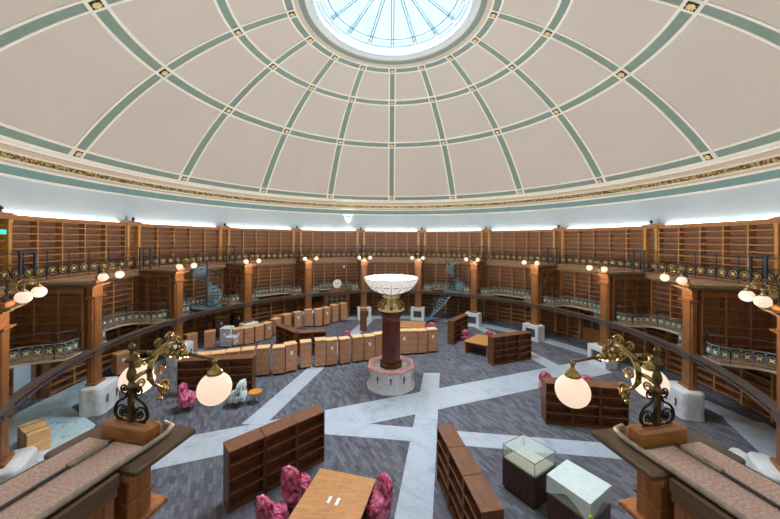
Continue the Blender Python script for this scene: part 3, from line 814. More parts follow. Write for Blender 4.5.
# ------------------------------------------------------------------ marble floor paths
def strip(a0, a1, b1, b0, z, name='trim_path'):
    MB().prism([a0, a1, b1, b0], .0, z).build(name, 'marble', kind='structure')
TN = [10]
def path(poly, z, mat='marble'):
    o = MB().prism(poly, 0.001, z).build('trim_%d' % TN[0], mat, kind='structure'); TN[0] += 1; return o
def ring_r(a):
    a = abs((a+180) % 360-180)
    k = [(0, 11.55, 12.55), (62, 11.6, 12.55), (94, 12.5, 13.15), (104, 13.0, 13.9), (130, 13.0, 13.9), (150, 11.6, 12.5), (181, 11.6, 12.5)]
    for (a0, r0, R0), (a1, r1, R1) in zip(k, k[1:]):
        if a <= a1: f = (a-a0)/(a1-a0); return r0+(r1-r0)*f, R0+(R1-R0)*f
mb = MB(); nr = 180
pts = [ring_r(360*i/nr) for i in range(nr)]
mb.add([polar(pts[i][0], 360*i/nr, .010) for i in range(nr)]+[polar(pts[i][1], 360*i/nr, .010) for i in range(nr)]+[polar(pts[i][0], 360*i/nr, .001) for i in range(nr)]+[polar(pts[i][1], 360*i/nr, .001) for i in range(nr)],
       [(i, nr+i, nr+(i+1) % nr, (i+1) % nr) for i in range(nr)]+[(i, (i+1) % nr, 2*nr+(i+1) % nr, 2*nr+i) for i in range(nr)]+[(nr+i, 3*nr+i, 3*nr+(i+1) % nr, nr+(i+1) % nr) for i in range(nr)])
mb.build('trim_4', 'marble', kind='structure')
path([(-11.2, -5.55), (11.2, 2.98), (11.2, 1.28), (-11.2, -6.95)], .012)
path([(2.45, 1.1), (1.65, 1.1), (-.86, -11.6), (.12, -11.6)], .014)
path([(-11.0, -1.9), (11.6, -4.60), (11.6, -5.25), (-11.0, -2.75)], .016) if False else path([(-4.2, -3.5), (-.96, -3.10), (11.3, -4.58), (11.3, -5.3), (-.36, -3.93), (-3.2, -3.62)], .016)
path([(-2.1, 11.5), (-1.35, 11.5), (-4.50, -3.2), (-5.35, -3.2)], .018)
path([(6.25, 9.8), (6.95, 9.5), (9.1, 1.7), (8.25, 1.6)], .018)
path([(8.5, 1.9), (11.3, 5.2), (11.7, 4.6), (9.2, 1.9)], .020) if False else None
path([(12.5, -2.6), (13.7, -2.9), (12.9, -5.8), (10.6, -6.2), (11.66, -4.38)], .020)
o = MB().prism([(-13.55, -4.9), (-14.2, -2.2), (-14.3, .3), (-12.9, .5), (-12.72, -2.1), (-10.5, -3.3), (-9.9, -4.3), (-11.5, -6.4)], .0, .024).build('floor_sheeting', 'bluesheet')
o.location.z = .0
tag(o, 'blue-white protective sheeting laid on the floor by the left doorway', 'floor sheet')

# ------------------------------------------------------------------ central pedestal and bowl lamp
t = empty('central_drum', (0, 0, 0))
mb = MB(); mb.lathe([(1.12, 0), (1.08, .1), (1.05, .5), (1.06, .84)], 40, smooth=True, sc=lambda w, z: 1+.012*sin(9*w+z*3)); mb.build('drum', 'wrap', t)
mb = MB(); mb.lathe([(1.06, .82), (1.13, .84), (1.13, .93), (.98, .97), (.82, .90), (.80, .84), (.43, .84)], 8, smooth=False, mats=[0, 0, 0, 0, 1, 1], ph=pi/8); mb.build('rim', ['pinktape', 'wrap'], t)
for i in range(11):
    a = radians(-160+i*32); X = Matrix.Rotation(a, 4, 'Z')
    mb = MB(); mb.box(-.022, .022, -1.085, -1.07, .42, .60, 0, X); mb.add([X @ Vector(q) for q in ((-.06, -1.088, .60), (.06, -1.088, .60), (0, -1.088, .74))], [(0, 1, 2), (2, 1, 0)])
    mb.build('printed_mark', 'mark', t)
tag(t, 'round white-wrapped drum with pink foam rim at the centre of the floor', 'drum')
t = empty('bowl_lamp', (0, 0, .84))
o = (0, 0, .84)
mb = MB(); mb.lathe([(.54, .84), (.54, 1.02), (.45, 1.06), (.47, 1.10), (.435, 1.16), (.42, 2.95), (.44, 3.06), (.48, 3.14), (.48, 3.26), (.54, 3.32), (.54, 3.42)], 8, smooth=False, ph=pi/8)
for i in range(8):
    X = Matrix.Rotation(2*pi*i/8+pi/2*0, 4, 'Z'); mb.box(-.09, .09, -.415, -.39, 1.3, 2.85, 0, X)
mb.build('column', 'column', t, o)
SZ = lambda z: 3.42+(z-3.30)*.91
mb = MB(); mb.lathe([(r_, SZ(z_)) for r_, z_ in [(.02, 3.30), (.60, 3.30), (.62, 3.34), (.58, 3.40), (.42, 3.44), (.26, 3.50), (.20, 3.64), (.24, 3.80), (.34, 3.92), (.42, 3.98), (.36, 4.02), (.30, 4.06), (.40, 4.12), (.02, 4.14)]], 24)
mb.build('stem', 'gilt', t, o)
for i in range(8):
    a = 2*pi*i/8; d = Vector((cos(a), sin(a), 0)); up = Vector((0, 0, 1)); m = MB()
    m.tube([d*.50+up*SZ(3.40), d*.60+up*SZ(3.5), d*.52+up*SZ(3.66), d*.36+up*SZ(3.80), d*.30+up*SZ(3.95), d*.38+up*SZ(4.05)], [.05, .06, .05, .04, .035, .03], 8)
    m.tube([d*.52+up*3.56+Vector((-d.y, d.x, 0))*.07, d*.45+up*3.7, d*.52+up*3.56-Vector((-d.y, d.x, 0))*.07], .03, 6); m.sphere(d*.56+up*3.57, .07, 8, 6)
    m.build('scroll', 'brass', t, o)
sc = lambda w, z: 1+.05*abs(cos(8*w))*(1 if z > 4.45 else .4)
mb = MB(); pr = [(.30, 4.13), (.52, 4.18), (.80, 4.32), (1.02, 4.55), (1.14, 4.80), (1.20, 4.95), (1.19, 5.02), (1.15, 4.95), (1.0, 4.62), (.7, 4.35), (.3, 4.22), (.02, 4.2)]
pr = [(r, 4.17+(z-4.13)*.84) for r, z in pr]; mb.lathe(pr, 96, sc=sc); mb.build('glass_bowl', 'bowl', t, o)
for i in range(16):
    a = 2*pi*i/16; d = Vector((cos(a), sin(a), 0)); up = Vector((0, 0, 1))
    MB().tube([d*(r+.02)+up*(4.17+(z-4.13)*.84-.012) for r, z in ((.31, 4.13), (.53, 4.18), (.81, 4.31), (1.03, 4.54), (1.15, 4.78))], .013, 5).build('rib', 'brass_dark', t, o)
mb = MB(); mb.tube([(1.075*cos(2*pi*i/48), 1.075*sin(2*pi*i/48), 4.56) for i in range(48)], .014, 5, closed=True); mb.build('hoop', 'brass_dark', t, o)
mb = MB(); mb.tube([(1.2*sc(2*pi*i/128, 5)*cos(2*pi*i/128), 1.2*sc(2*pi*i/128, 5)*sin(2*pi*i/128), 4.90+.02*abs(cos(16*pi*i/128))) for i in range(128)], .013, 5, closed=True); mb.build('rim_wire', 'brass', t, o)
tag(t, 'octagonal dark wood column carrying a gilt stem and lit scalloped glass bowl', 'lamp')
sp = bpy.data.lights.new('bowl_uplight', 'POINT'); sp.energy = 2000; sp.color = (.97, .97, 1); sp.shadow_soft_size = .3
so_ = bpy.data.objects.new('bowl_uplight', sp); so_.location = (0, 0, 4.95); C.objects.link(so_)

# ------------------------------------------------------------------ freestanding bookcases
def bookcase(w, d, h, rows, double=True, mat='walnut', top='walnut_top'):
    """origin centre of base, open faces at -y (and +y)"""
    t = empty('low_bookcase')
    for s in (-1, 1):
        x0, x1 = sorted((s*(w/2), s*(w/2-.03))); MB().bev(x0, x1, -d/2, d/2, 0, h-.03, .004).build('side_panel', mat, t)
    MB().bev(-w/2-.004, w/2+.004, -d/2-.008, d/2+.008, h-.035, h, .006).build('top', top, t)
    MB().box(-w/2+.03, w/2-.03, -.012 if double else d/2-.025, .012 if double else d/2-.005, .08, h-.035).build('back_panel', mat, t)
    MB().box(-w/2+.03, w/2-.03, -d/2+.02, d/2-.02, 0, .09).build('plinth', mat, t)
    rh = (h-.12)/rows
    for i in range(1, rows):
        MB().box(-w/2+.03, w/2-.03, -d/2+.012, d/2-.012 if double else d/2-.03, .09+rh*i-.012, .09+rh*i+.012).box(-w/2+.03, w/2-.03, -d/2+.004, -d/2+.012, .09+rh*i-.014, .09+rh*i+.014, 1).build('shelf', [mat, 'walnut_edge'], t)
    MB().box(-w/2+.03, w/2-.03, -d/2+.01, d/2-.01, .085, .10).build('bottom_shelf', mat, t)
    return t
protos = {}
def row_of(p, q, depth, n, label, group, side, h=1.5, rows=4, steps=0.0, ends=None):
    """n units from p to q (front line), depth on the left of p->q if side=1"""
    p = Vector((p[0], p[1], 0)); q = Vector((q[0], q[1], 0)); d = (q-p); L = d.length; d.normalize(); nrm = Vector((-d.y, d.x, 0))*side
    w = L/n-.022; key = (round(w, 2), depth, h, rows)
    for i in range(n):
        c = p+d*(L/n*(i+.5))+nrm*(depth/2+steps*i); rz = atan2(d.y, d.x)+(0 if side > 0 else pi)
        if key not in protos: protos[key] = t = bookcase(w, depth, h, rows)
        else: t = copy_tree(protos[key])
        t.location = c; t.rotation_euler.z = rz
        nm = ends[i] if ends else ORD[i]
        tag(t, label % nm, 'bookcase', group)
row_of((-3.92, -6.74), (-1.98, -4.94), .50, 3, 'low walnut bookcase on the carpet, %s unit of the row by the foreground table', 'low bookcases left of the foreground table', 1, rows=4, ends=['nearest', 'middle', 'farthest'])
row_of((1.27, -5.62), (1.72, -8.30), .45, 3, 'low walnut bookcase, %s unit of the row left of the glass display cases', 'low bookcases by the display cases', 1, rows=4, ends=['farthest', 'middle', 'nearest'])
row_of((5.60, -3.05), (8.30, -3.48), .52, 3, 'low walnut bookcase behind the right foreground globe, %s unit', 'low bookcases behind the right globe', 1, rows=4, ends=['left', 'middle', 'right'])
row_of((5.42, 2.02), (7.90, 2.96), .45, 3, 'low walnut bookcase beside the small oak tables at right, %s unit', 'low bookcases beside the oak tables', 1, rows=4, ends=['left', 'middle', 'right'])
row_of((3.98, 5.20), (5.36, 7.05), .42, 2, 'angled low walnut bookcase near second pier right of bowl lamp, %s unit', 'angled low bookcases', 1, rows=4, ends=['near', 'far'])
row_of((-9.0, -1.35), (-6.0, -.92), .50, 3, 'low walnut bookcase behind the left foreground globe, %s unit', 'low bookcases behind the left globe', 1, rows=4, ends=['left', 'middle', 'right'])
pa = at(276, 325, 1.35); pb = at(296, 332.5, 1.35); pc = at(326, 331.5, 1.35)
row_of((pa.x, pa.y), (pb.x-.1, pb.y), .5, 2, 'dark low bookcase among the parcel rows, %s unit of the angled pair', 'low bookcases among the parcels', 1, h=1.35, ends=['left', 'right'])
row_of((pb.x+.15, pb.y-.1), (pc.x, pc.y), .5, 2, 'dark low bookcase among the parcel rows, %s unit of the pair facing the camera', 'low bookcases among the parcels', 1, h=1.35, ends=['left', 'right'])
p = at(366, 331.5); row_of((p.x+.05, p.y+.1), (p.x-.02, p.y+.95), .5, 1, 'single dark bookcase just behind the central column, %s beside it', 'low bookcase behind the column', 1, h=1.5, ends=['left'])

# ------------------------------------------------------------------ tables
def table(name, a, b, c, dd, h, label, grp=None, grommet=True):
    """corner points a,b,c,dd (counter-clockwise) of the top"""
    A = [Vector((p[0], p[1], 0)) for p in (a, b, c, dd)]; cen = sum(A, Vector())/4
    t = empty(name, cen); L = [p-cen for p in A]
    mb = MB(); mb.prism([(p.x, p.y) for p in L], h-.04, h); mb.build('tabletop', 'table', t)
    mid0 = (L[0]+L[3])/2; mid1 = (L[1]+L[2])/2
    for s in (0, 1):
        q = [L[i]*.93 for i in range(4)]
        e0 = q[0] if s == 0 else q[1]; e1 = q[3] if s == 0 else q[2]
        d = (e1-e0).normalized(); nn = Vector((-d.y, d.x, 0))*.02
        m = MB(); m.prism([tuple((e0-nn)[:2]), tuple((e1-nn)[:2]), tuple((e1+nn)[:2]), tuple((e0+nn)[:2])], 0, h-.04); m.build('leg_panel', 'table', t)
    if grommet:
        d = (mid1-mid0).normalized(); nn = Vector((-d.y, d.x, 0))
        m = MB(); m.prism([tuple((mid0-nn*.004)[:2]), tuple((mid1-nn*.004)[:2]), tuple((mid1+nn*.004)[:2]), tuple((mid0+nn*.004)[:2])], h, h+.0015); m.build('seam', 'fin_wood', t)
        for s in (-1, 1):
            c0 = mid0*.55+mid1*.45+nn*.10*s; m = MB(); X = Matrix.Translation(Vector((c0.x, c0.y, 0))) @ Matrix.Rotation(atan2(d.y, d.x), 4, 'Z')
            m.bev(-.1, .1, -.035, .035, h+.001, h+.012, .004, 0, X); m.build('socket_plate', 'label', t)
    tag(t, label, 'table', grp); return t
a = at(320.5, 467.9, .74); b = at(375.6, 479.2, .74); c_ = at(361.5, 519, .74); d_ = at(287.8, 519, .74)
u = (d_-a); 
table('table', (a.x, a.y), (a.x+u.x*1.25, a.y+u.y*1.25), (b.x+u.x*1.25, b.y+u.y*1.25), (b.x, b.y), .74, 'light oak table with two socket plates in the foreground, between pink-wrapped chairs')
q = [at(463.5, 341, .74), at(487, 345.5, .74), at(500, 337, .74), at(478, 334, .74)]
table('table', *[(p.x, p.y) for p in q], .74, 'light oak table right of the column against the low bookcases', 'oak tables at right', False)
q = [at(397, 327, .74), at(424, 328, .74), at(426, 321.5, .74), at(399, 321, .74)]
table('table', *[(p.x, p.y) for p in q], .74, 'light oak table behind the parcels just right of the column', 'oak tables at right', False)
q = [at(272, 317.2, .95), at(296, 315, .95), at(296, 312.3, .95), at(273, 314.2, .95)]
table('counter', *[(p.x, p.y) for p in q], .95, 'long light oak counter behind the rear parcel row left of the clock', None, False)

# ------------------------------------------------------------------ chairs wrapped in pink film
def chair(film='pinkfilm'):
    t = empty('wrapped_chair')
    for x in (-.2, .2):
        for y in (-.2, .2): MB().tube([(x, y, 0), (x*.9, y*.9, .44)], .012, 6).build('leg', 'steel', t)
    MB().bev(-.23, .23, -.22, .22, .43, .48, .02).build('seat', 'walnut_dark', t)
    MB().bev(-.22, .22, .19, .23, .48, .86, .015).build('backrest', 'walnut_dark', t)
    rnd = random.Random(3); n = 22; rows = [(.22, .29, .0), (.38, .31, 0), (.5, .31, 0), (.56, .29, .06), (.66, .27, .17), (.84, .27, .20), (.96, .20, .21), (1.02, .07, .21)]
    vs = []
    for i, (z, r, sy) in enumerate(rows):
        for k in range(n):
            w = 2*pi*k/n; q = 1+.24*(rnd.random()-.5)*2; ry = r*(1 if i < 3 else (.8 if i == 3 else .48))
            vs.append((r*q*cos(w), sy+ry*q*sin(w), z+.03*(rnd.random()-.5)))
    fs = [tuple((len(rows)-1)*n+k for k in range(n))]
    for i in range(len(rows)-1):
        for k in range(n): l = (k+1) % n; fs.append((i*n+k, i*n+l, (i+1)*n+l, (i+1)*n+k))
    m = MB(); m.add(vs, fs, 0, False); m.build('film', film, t)
    return t
ch = chair(); first = True
CH = [(297, 506, 150, 1.1, 'pink-film-wrapped chair at the upper left side of the foreground table'),
      (272, 536, 140, 1.0, 'pink-film-wrapped chair at the bottom left of the foreground table'),
      (378, 521, -60, 1.0, 'pink-film-wrapped chair at the right side of the foreground table'),
      (188, 409, 100, 1.0, 'pink-wrapped chair left of the left foreground globe'),
      (548, 398, 10, 1.0, 'pink-wrapped chair peeping over the low bookcase above the right foreground globe'),
      (588, 402, -10, 1.0, 'pink-wrapped chair peeping over the low bookcase right of the right foreground globe'),
      (464, 341, 200, .8, 'pink-wrapped chair behind the left end of the small oak table'),
      (489, 343, 170, .85, 'pink-wrapped chair between the oak table and the low bookcase'),
      (432, 336, 160, 1.0, 'pink-wrapped chair at the end of the parcels right of the column'),
      (347, 342, 180, .8, 'pink-wrapped chair left of the column behind the front parcels')]
for px, py, rz, s, lb in CH:
    t = ch if first else copy_tree(ch); first = False
    p = at(px, py); t.location = p; t.rotation_euler.z = radians(rz); t.scale = (s, s, s); tag(t, lb, 'chair', 'pink-wrapped chairs')
ch2 = chair('cloth'); p = at(237, 405); ch2.location = p; ch2.rotation_euler.z = radians(-100); tag(ch2, 'white-wrapped chair right of the left foreground globe', 'chair')
t = empty('stool', at(255, 402))
MB().cyl((0, 0, .40), .26, .04, 20).build('seat', 'orange', t)
for i in range(3):
    w = 2*pi*i/3; MB().tube([(.2*cos(w), .2*sin(w), 0), (.12*cos(w), .12*sin(w), .40)], .012, 6).build('leg', 'steel', t)
tag(t, 'round orange-topped stool beside the bookcase behind the left globe', 'stool')

# ------------------------------------------------------------------ display cases
def case(corners, hb, ht, label, covered):
    A = [Vector((p[0], p[1], 0)) for p in corners]; cen = sum(A, Vector())/4; L = [p-cen for p in A]
    t = empty('display_case', cen)
    MB().prism([(p.x, p.y) for p in L], 0.06, hb).build('cabinet', 'walnut_dark', t)
    MB().prism([(p.x*.92, p.y*.92) for p in L], 0, .06).build('plinth', 'iron_dark', t)
    MB().prism([(p.x*.93, p.y*.93) for p in L], hb, hb+.03).build('deck', 'deck', t)
    g = empty  # glass box
    for i in range(4):
        a, b = L[i]*.985, L[(i+1) % 4]*.985; m = MB(); n = (b-a).normalized(); q = Vector((-n.y, n.x, 0))*.006
        m.prism([tuple((a-q)[:2]), tuple((b-q)[:2]), tuple((b+q)[:2]), tuple((a+q)[:2])], hb, ht); m.build('glass_pane', 'glass', t)
        m = MB(); m.tube([(a.x, a.y, hb), (a.x, a.y, ht)], .009, 5); m.tube([(a.x, a.y, ht), (b.x, b.y, ht)], .009, 5); m.tube([(a.x, a.y, hb+.004), (b.x, b.y, hb+.004)], .008, 5); m.build('glass_edge', 'glassedge', t)
    MB().prism([(p.x*.985, p.y*.985) for p in L], ht-.006, ht+.004).build('glass_top', 'glass', t)
    tag(t, label, 'display case', 'glass display cases')
    if covered:
        m = MB(); n = 10; vs = []; top = []
        P = []
        for i in range(4):
            for k in range(n): P.append(L[i].lerp(L[(i+1) % 4], k/n))
        N4 = len(P)
        for k, p in enumerate(P):
            s = 1.02; top.append((p.x*s, p.y*s, ht+.02))
        low = []
        for k, p in enumerate(P):
            f = (k % n)/n; sag = .36-.22*sin(pi*f) if (k//n) in (0, 1) else .30
            sag = .28+.12*cos(2*pi*f)*(1 if (k//n) in (0, 2) else .8)
            low.append((p.x*(1.04+.01*sin(k)), p.y*(1.04+.01*sin(k)), ht+.02-sag))
        m.add(top+low, [tuple(range(N4))]+[(N4+i, N4+(i+1) % N4, (i+1) % N4, i) for i in range(N4)])
        o = m.build('dust_sheet', 'cloth', None); o.location = cen; tag(o, 'pale dust sheet draped over the right-hand display case', 'dust sheet')
        q = L[2 if False else 1]
        y = MB().box(q.x*1.05-.03, q.x*1.05+.03, q.y*1.05-.03, q.y*1.05+.03, ht-.34, ht-.2).build('tag_sticker', 'yellow', None); y.location = cen
        tag(y, 'yellow-green tag hanging at the near corner of the dust sheet', 'tag')
case([(3.01, -5.85), (3.53, -6.59), (4.30, -6.13), (3.77, -5.41)], .80, 1.15, 'dark walnut display case with clear glass top, left of the covered one', False)
case([(3.64, -6.96), (4.12, -7.74), (4.90, -7.26), (4.38, -6.48)], .78, 1.18, 'dark display case under a pale dust sheet beside the right foreground bookcase top', True)

# ------------------------------------------------------------------ wrapped parcels
def parcel(h=1.33, w=.56, d=.46, body='kraft', lid='kraft_top'):
    t = empty('wrapped_parcel')
    MB().bev(-w/2, w/2, -d/2, d/2, .10, h-.05, .012).build('carton', body, t)
    MB().bev(-w/2-.01, w/2+.01, -d/2-.01, d/2+.01, h-.05, h, .01).build('lid', lid, t)
    MB().box(-w/2+.03, w/2-.03, -d/2+.03, d/2-.03, .06, .10).build('dolly', 'iron_dark', t)
    for x in (-1, 1):
        for y in (-1, 1): MB().sphere((x*(w/2-.08), y*(d/2-.08), .03), .03, 8, 6).build('castor', 'iron_dark', t)
    m = MB()
    for z in (.35, .75, 1.1): m.box(-w/2-.003, w/2+.003, -d/2-.003, d/2+.003, z*h/1.33, z*h/1.33+.012)
    m.build('strap', 'film', t)
    MB().box(-.07, .07, -d/2-.006, -d/2-.002, h*.62, h*.76).build('paper_label', 'label', t)
    return t
pp = parcel(); pf = parcel(1.2, .6, .6, 'film', 'label'); fst = [True, True]
FRONT = [(202, 386), (217, 384), (232, 382), (247.5, 380), (263, 377.5), (279, 376), (291.8, 373.2), (306.3, 369.6), (320.4, 368.3), (332.0, 367.0), (345.2, 365.2), (358.2, 363.2), (370.2, 361.8), (380.5, 360.2)]
RIGHTP = [(404.5, 355.8), (413, 355.3), (423, 354.6), (433.5, 353.2)]
REAR = [(124, 375), (193, 352.5), (209.5, 349.5), (238, 346.5), (249.5, 345), (260, 342.5), (269.5, 339.5), (279, 335), (288.5, 331.5), (298.7, 329.2), (308.7, 327.4), (318.5, 327.2), (327.5, 325.6), (336, 323.2), (344.5, 321.6)]
def put(lst, label, grp, count_from):
    P = [at(x, y) for x, y in lst]
    for i, p in enumerate(P):
        a, b = P[max(0, i-1)], P[min(len(P)-1, i+1)]; rz = atan2(b.y-a.y, b.x-a.x)
        t = pp if fst[0] else copy_tree(pp); fst[0] = False
        back = Vector((-sin(rz), cos(rz), 0))*.28; t.location = p+back; t.rotation_euler.z = rz+radians(random.uniform(-5, 5))
        zs = 1.06 if count_from == 0 else (.80 if i < 6 else .80+.035*(i-5))
        t.scale = (1, 1, zs*random.uniform(.98, 1.03))
        if i and i % 3:
            for ch_ in list(t.children):
                if ch_.name.startswith('paper_label'): bpy.data.objects.remove(ch_)
        w = ORD[i] if i < len(ORD) else ['fifteenth', 'sixteenth', 'seventeenth', 'eighteenth'][i-len(ORD)]
        tag(t, label % w, 'parcel', grp)
put(FRONT, 'tall brown wrapped parcel on castors, %s from the left in the front row', 'front row of wrapped parcels', 0)
put(RIGHTP, 'tall brown wrapped parcel right of the central drum, %s from the column', 'wrapped parcels right of the drum', 0)
put(REAR, 'tall brown wrapped parcel, %s from the left in the rear curving row', 'rear row of wrapped parcels', 1)
pf.location = at(224.5, 348)+Vector((0, .3, 0)); tag(pf, 'parcel wrapped in silvery film in the rear row near the left spiral stair', 'parcel')
for i, (px, py, lb) in enumerate(((220, 337, 'left'), (237.5, 331, 'right'))):
    t = parcel(1.35, .8, .7, 'walnut', 'yellow_wrap'); t.location = at(px, py)+Vector((0, .35, 0)); t.rotation_euler.z = radians(15)
    tag(t, 'dark crate with yellowish cover beyond the rear parcels by the left stair, %s of two' % lb, 'crate', 'yellow-covered crates')
# flat kraft boxes at lower left
p = at(34, 448)
specs = [(0, 0, 0, .32, 'lower'), (-.06, .05, .325, .32, 'upper')]
for (dx, dy, z, h, nm) in specs:
    t = empty('cardboard_box', (p.x+dx, p.y+dy, z), radians(62))
    MB().bev(-.25, .25, -.5, .5, 0, h, .01).build('carton', 'kraft_top', t)
    m = MB()
    for y in (-.28, .28): m.box(-.254, .254, y-.02, y+.02, 0.002, h+.004)
    m.build('strap', 'iron_dark', t)
    tag(t, '%s flat kraft cardboard box with dark straps at the left beside the pier' % nm, 'cardboard box', 'strapped cardboard boxes')
def crumple(name, px, py, w, d, h, label, rz=0, mat='wrap'):
    rnd = random.Random(int(px)); n = 9; vs = []; fs = []
    for i in range(n+1):
        for j in range(n+1):
            x = w*(i/n-.5); y = d*(j/n-.5); e = min(i, j, n-i, n-j)/(n/2)
            vs.append((x*(1+.06*rnd.random()), y*(1+.06*rnd.random()), .01+h*e**.4*(.75+.25*rnd.random()) if e > 0 else .03))
    for i in range(n):
        for j in range(n): a = i*(n+1)+j; fs.append((a, a+n+1, a+n+2, a+1))
    o = MB().add(vs, fs, 0, False).build(name, mat); o.location = at(px, py); o.rotation_euler.z = radians(rz); tag(o, label, 'sheet'); return o
crumple('paper_bundle', 40, 462, 1.3, .8, .3, 'crumpled white paper wrapping on the floor below the strapped boxes, left', 40)
crumple('paper_bundle', 748, 468, 1.3, 1.2, .35, 'crumpled white paper wrapping on the floor at the foot of the right-hand pier', 20)
# pole with a wrapped box near the parcels
p = at(229, 371)
t = empty('pole_stand', p+Vector((0, .2, 0)))
MB().tube([(0, 0, .02), (0, 0, 2.2)], .025, 8).build('pole', 'film', t); MB().cyl((0, 0, 0), .22, .03, 16).build('foot', 'iron_dark', t); MB().bev(-.28, .28, -.2, .2, 1.33, 1.72, .05).build('wrapped_box', 'film', t)
tag(t, 'slim grey pole stand with film-wrapped box behind the left foreground globe', 'pole stand')

# ------------------------------------------------------------------ clock and doorcase
a = -1*STEP; R = 12.55
t = empty('clock_doorcase'); place(t, R, -.955, 0); o = (0, 0, 0)
MBx = lambda: MB()
for s in (-1, 1): MB().bev(s*.95-.1, s*.95+.1, -.12, .12, 0, 2.0, .01).build('pilaster', 'pier', t)
m = MB(); m.bev(-1.1, 1.1, -.16, .16, 2.0, 2.14, .02); m.bev(-1.18, 1.18, -.2, .2, 2.14, 2.22, .02)
m.build('lintel', 'pier', t)
m = MB(); poly = [(-.95, 2.22), (-.75, 2.28), (-.6, 2.42), (-.5, 2.5), (.5, 2.5), (.6, 2.42), (.75, 2.28), (.95, 2.22)]
m.add([(x, -.1, z) for x, z in poly]+[(x, .1, z) for x, z in poly], [tuple(range(8)), tuple(range(15, 7, -1))]+[(i, 8+i, 8+(i+1) % 8, (i+1) % 8) for i in range(8)]); m.build('pediment', 'pier', t)
for s in (-1, 1):
    d = MB().box(s*.43-.42, s*.43+.42, -.03, .03, .02, 2.0).build('door', 'pier', t)
    for i in (-1, 1):
        for z in (.95, 1.3, 1.65): MB().box(s*.43+i*.2-.15, s*.43+i*.2+.15, -.038, -.031, z, z+.28).build('pane', 'darkglass', d)
tag(t, 'oak doorcase with small glazed panes standing under the round clock', 'doorcase')
t = empty('clock'); place(t, R, -.955, 2.5); t.location += Vector((cos(radians(a))*.0, 0, 0))
X = Matrix.Translation((0, 0, .42)) @ Matrix.Rotation(pi/2, 4, 'X')
def disc(r, y0, y1, mi=0, n=32, x=0, z=.42):
    m = MB(); vs = [(x+r*cos(2*pi*k/n), y, z+r*sin(2*pi*k/n)) for y in (y0, y1) for k in range(n)]
    m.add(vs, [tuple(range(n)), tuple(range(2*n-1, n-1, -1))]+[(k, n+k, n+(k+1) % n, (k+1) % n) for k in range(n)], mi); return m
disc(.44, -.06, .12).build('case', 'iron_dark', t); disc(.38, -.075, -.061).build('dial', 'clockface', t)
m = MB()
for k in range(12):
    w = 2*pi*k/12; c, s = cos(w), sin(w); m.box(-.012, .012, -.08, -.076, .27, .35, 0, Matrix.Translation((0, 0, .42)) @ Matrix.Rotation(w, 4, 'Y'))
m.build('hour_mark', 'mark', t)
MB().box(-.014, .014, -.086, -.082, -.03, .2, 0, Matrix.Translation((0, 0, .42)) @ Matrix.Rotation(radians(70), 4, 'Y')).build('hour_hand', 'mark', t)
MB().box(-.01, .01, -.09, -.087, -.03, .3, 0, Matrix.Translation((0, 0, .42)) @ Matrix.Rotation(radians(-60), 4, 'Y')).build('minute_hand', 'mark', t)
MB().bev(-.25, .25, -.1, .1, 0, .06, .01).build('base', 'pier', t)
tag(t, 'round white-faced clock standing on top of the oak doorcase', 'clock')

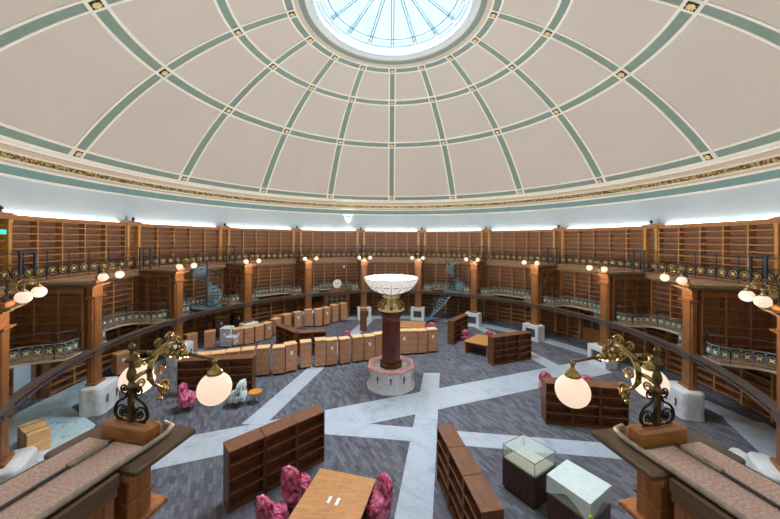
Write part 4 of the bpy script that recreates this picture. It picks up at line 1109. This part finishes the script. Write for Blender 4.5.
# ------------------------------------------------------------------ small fittings
t = empty('exit_sign', polar(14.55, -102.4, 6.78), radians(102)); MB().bev(-.22, .22, -.04, .04, 0, .17, .01).build('casing', 'green_lit', t); MB().box(-.03, .03, -.01, .01, .17, .45).build('hanger', 'iron_dark', t)
tag(t, 'small lit green sign on the upper gallery at the far left edge', 'sign')
t = empty('floodlight', polar(14.85, -15.6, 7.56), radians(15.6)); MB().bev(-.16, .16, -.1, .1, 0, .12, .01).build('housing', 'iron_dark', t); MB().box(-.13, .13, -.07, .07, .121, .13).build('lens', 'led2', t)
tag(t, 'small floodlight on the upper bookcases left of the bowl lamp, lighting the wall', 'floodlight')
L = bpy.data.lights.new('flood_beam', 'SPOT'); L.energy = 60; L.spot_size = radians(50); L.spot_blend = .6; L.color = (1, .95, .88)
lo = bpy.data.objects.new('flood_beam', L); lo.location = polar(14.85, -15.6, 7.75); dv = polar(15.3, -15.6, 9.3)-lo.location; lo.rotation_euler = dv.to_track_quat('-Z', 'Y').to_euler(); C.objects.link(lo)
for k, r, z, lb in ((-.78, 14.33, 4.2, 'left of the clock'), (.52, 14.33, 4.1, 'right of the bowl lamp')):
    o = MB().bev(-.09, .09, -.02, .0, -.12, .12, .008).build('notice', 'label'); place(o, r, k, z); tag(o, 'small white notice fixed high on the middle bookcase '+lb, 'notice')

# ------------------------------------------------------------------ light from outside, camera
L = bpy.data.lights.new('bright_overhead_sky', 'AREA'); L.shape = 'DISK'; L.size = 30; L.energy = SKYW; L.color = (.80, .90, 1)
lo = bpy.data.objects.new('bright_overhead_sky', L); lo.location = (0, 0, 33); C.objects.link(lo)
for j in PIERS:
    L = bpy.data.lights.new('globe_light', 'POINT'); L.energy = GLW; L.color = (1, .74, .46); L.shadow_soft_size = .01
    lo = bpy.data.objects.new('globe_light', L); lo.location = polar(PR-.85, j*STEP, 4.92); C.objects.link(lo)
w = bpy.data.worlds.new('sky'); bpy.context.scene.world = w; w.use_nodes = True
w.node_tree.nodes['Background'].inputs['Color'].default_value = (.62, .78, 1, 1); w.node_tree.nodes['Background'].inputs['Strength'].default_value = .5

cam = bpy.data.cameras.new('camera'); co = bpy.data.objects.new('camera', cam); C.objects.link(co)
cam.sensor_width = 36; cam.sensor_fit = 'HORIZONTAL'; cam.lens = F/780*36
cam.shift_x = (390-CX)/780; cam.shift_y = -(259.5-Y0)/780
cam.clip_start = .02; cam.clip_end = 100
co.matrix_world = Matrix.Translation((XO, CY, EZ)) @ Matrix.Rotation(-YW, 4, 'Z') @ Matrix.Rotation(pi/2, 4, 'X') @ Matrix.Rotation(-RO, 4, 'Z')
sc_ = bpy.context.scene; sc_.camera = co
vs = sc_.view_settings; vs.view_transform = 'Standard'; vs.look = 'None'; vs.exposure = .76; vs.gamma = 1; vs.use_curve_mapping = False
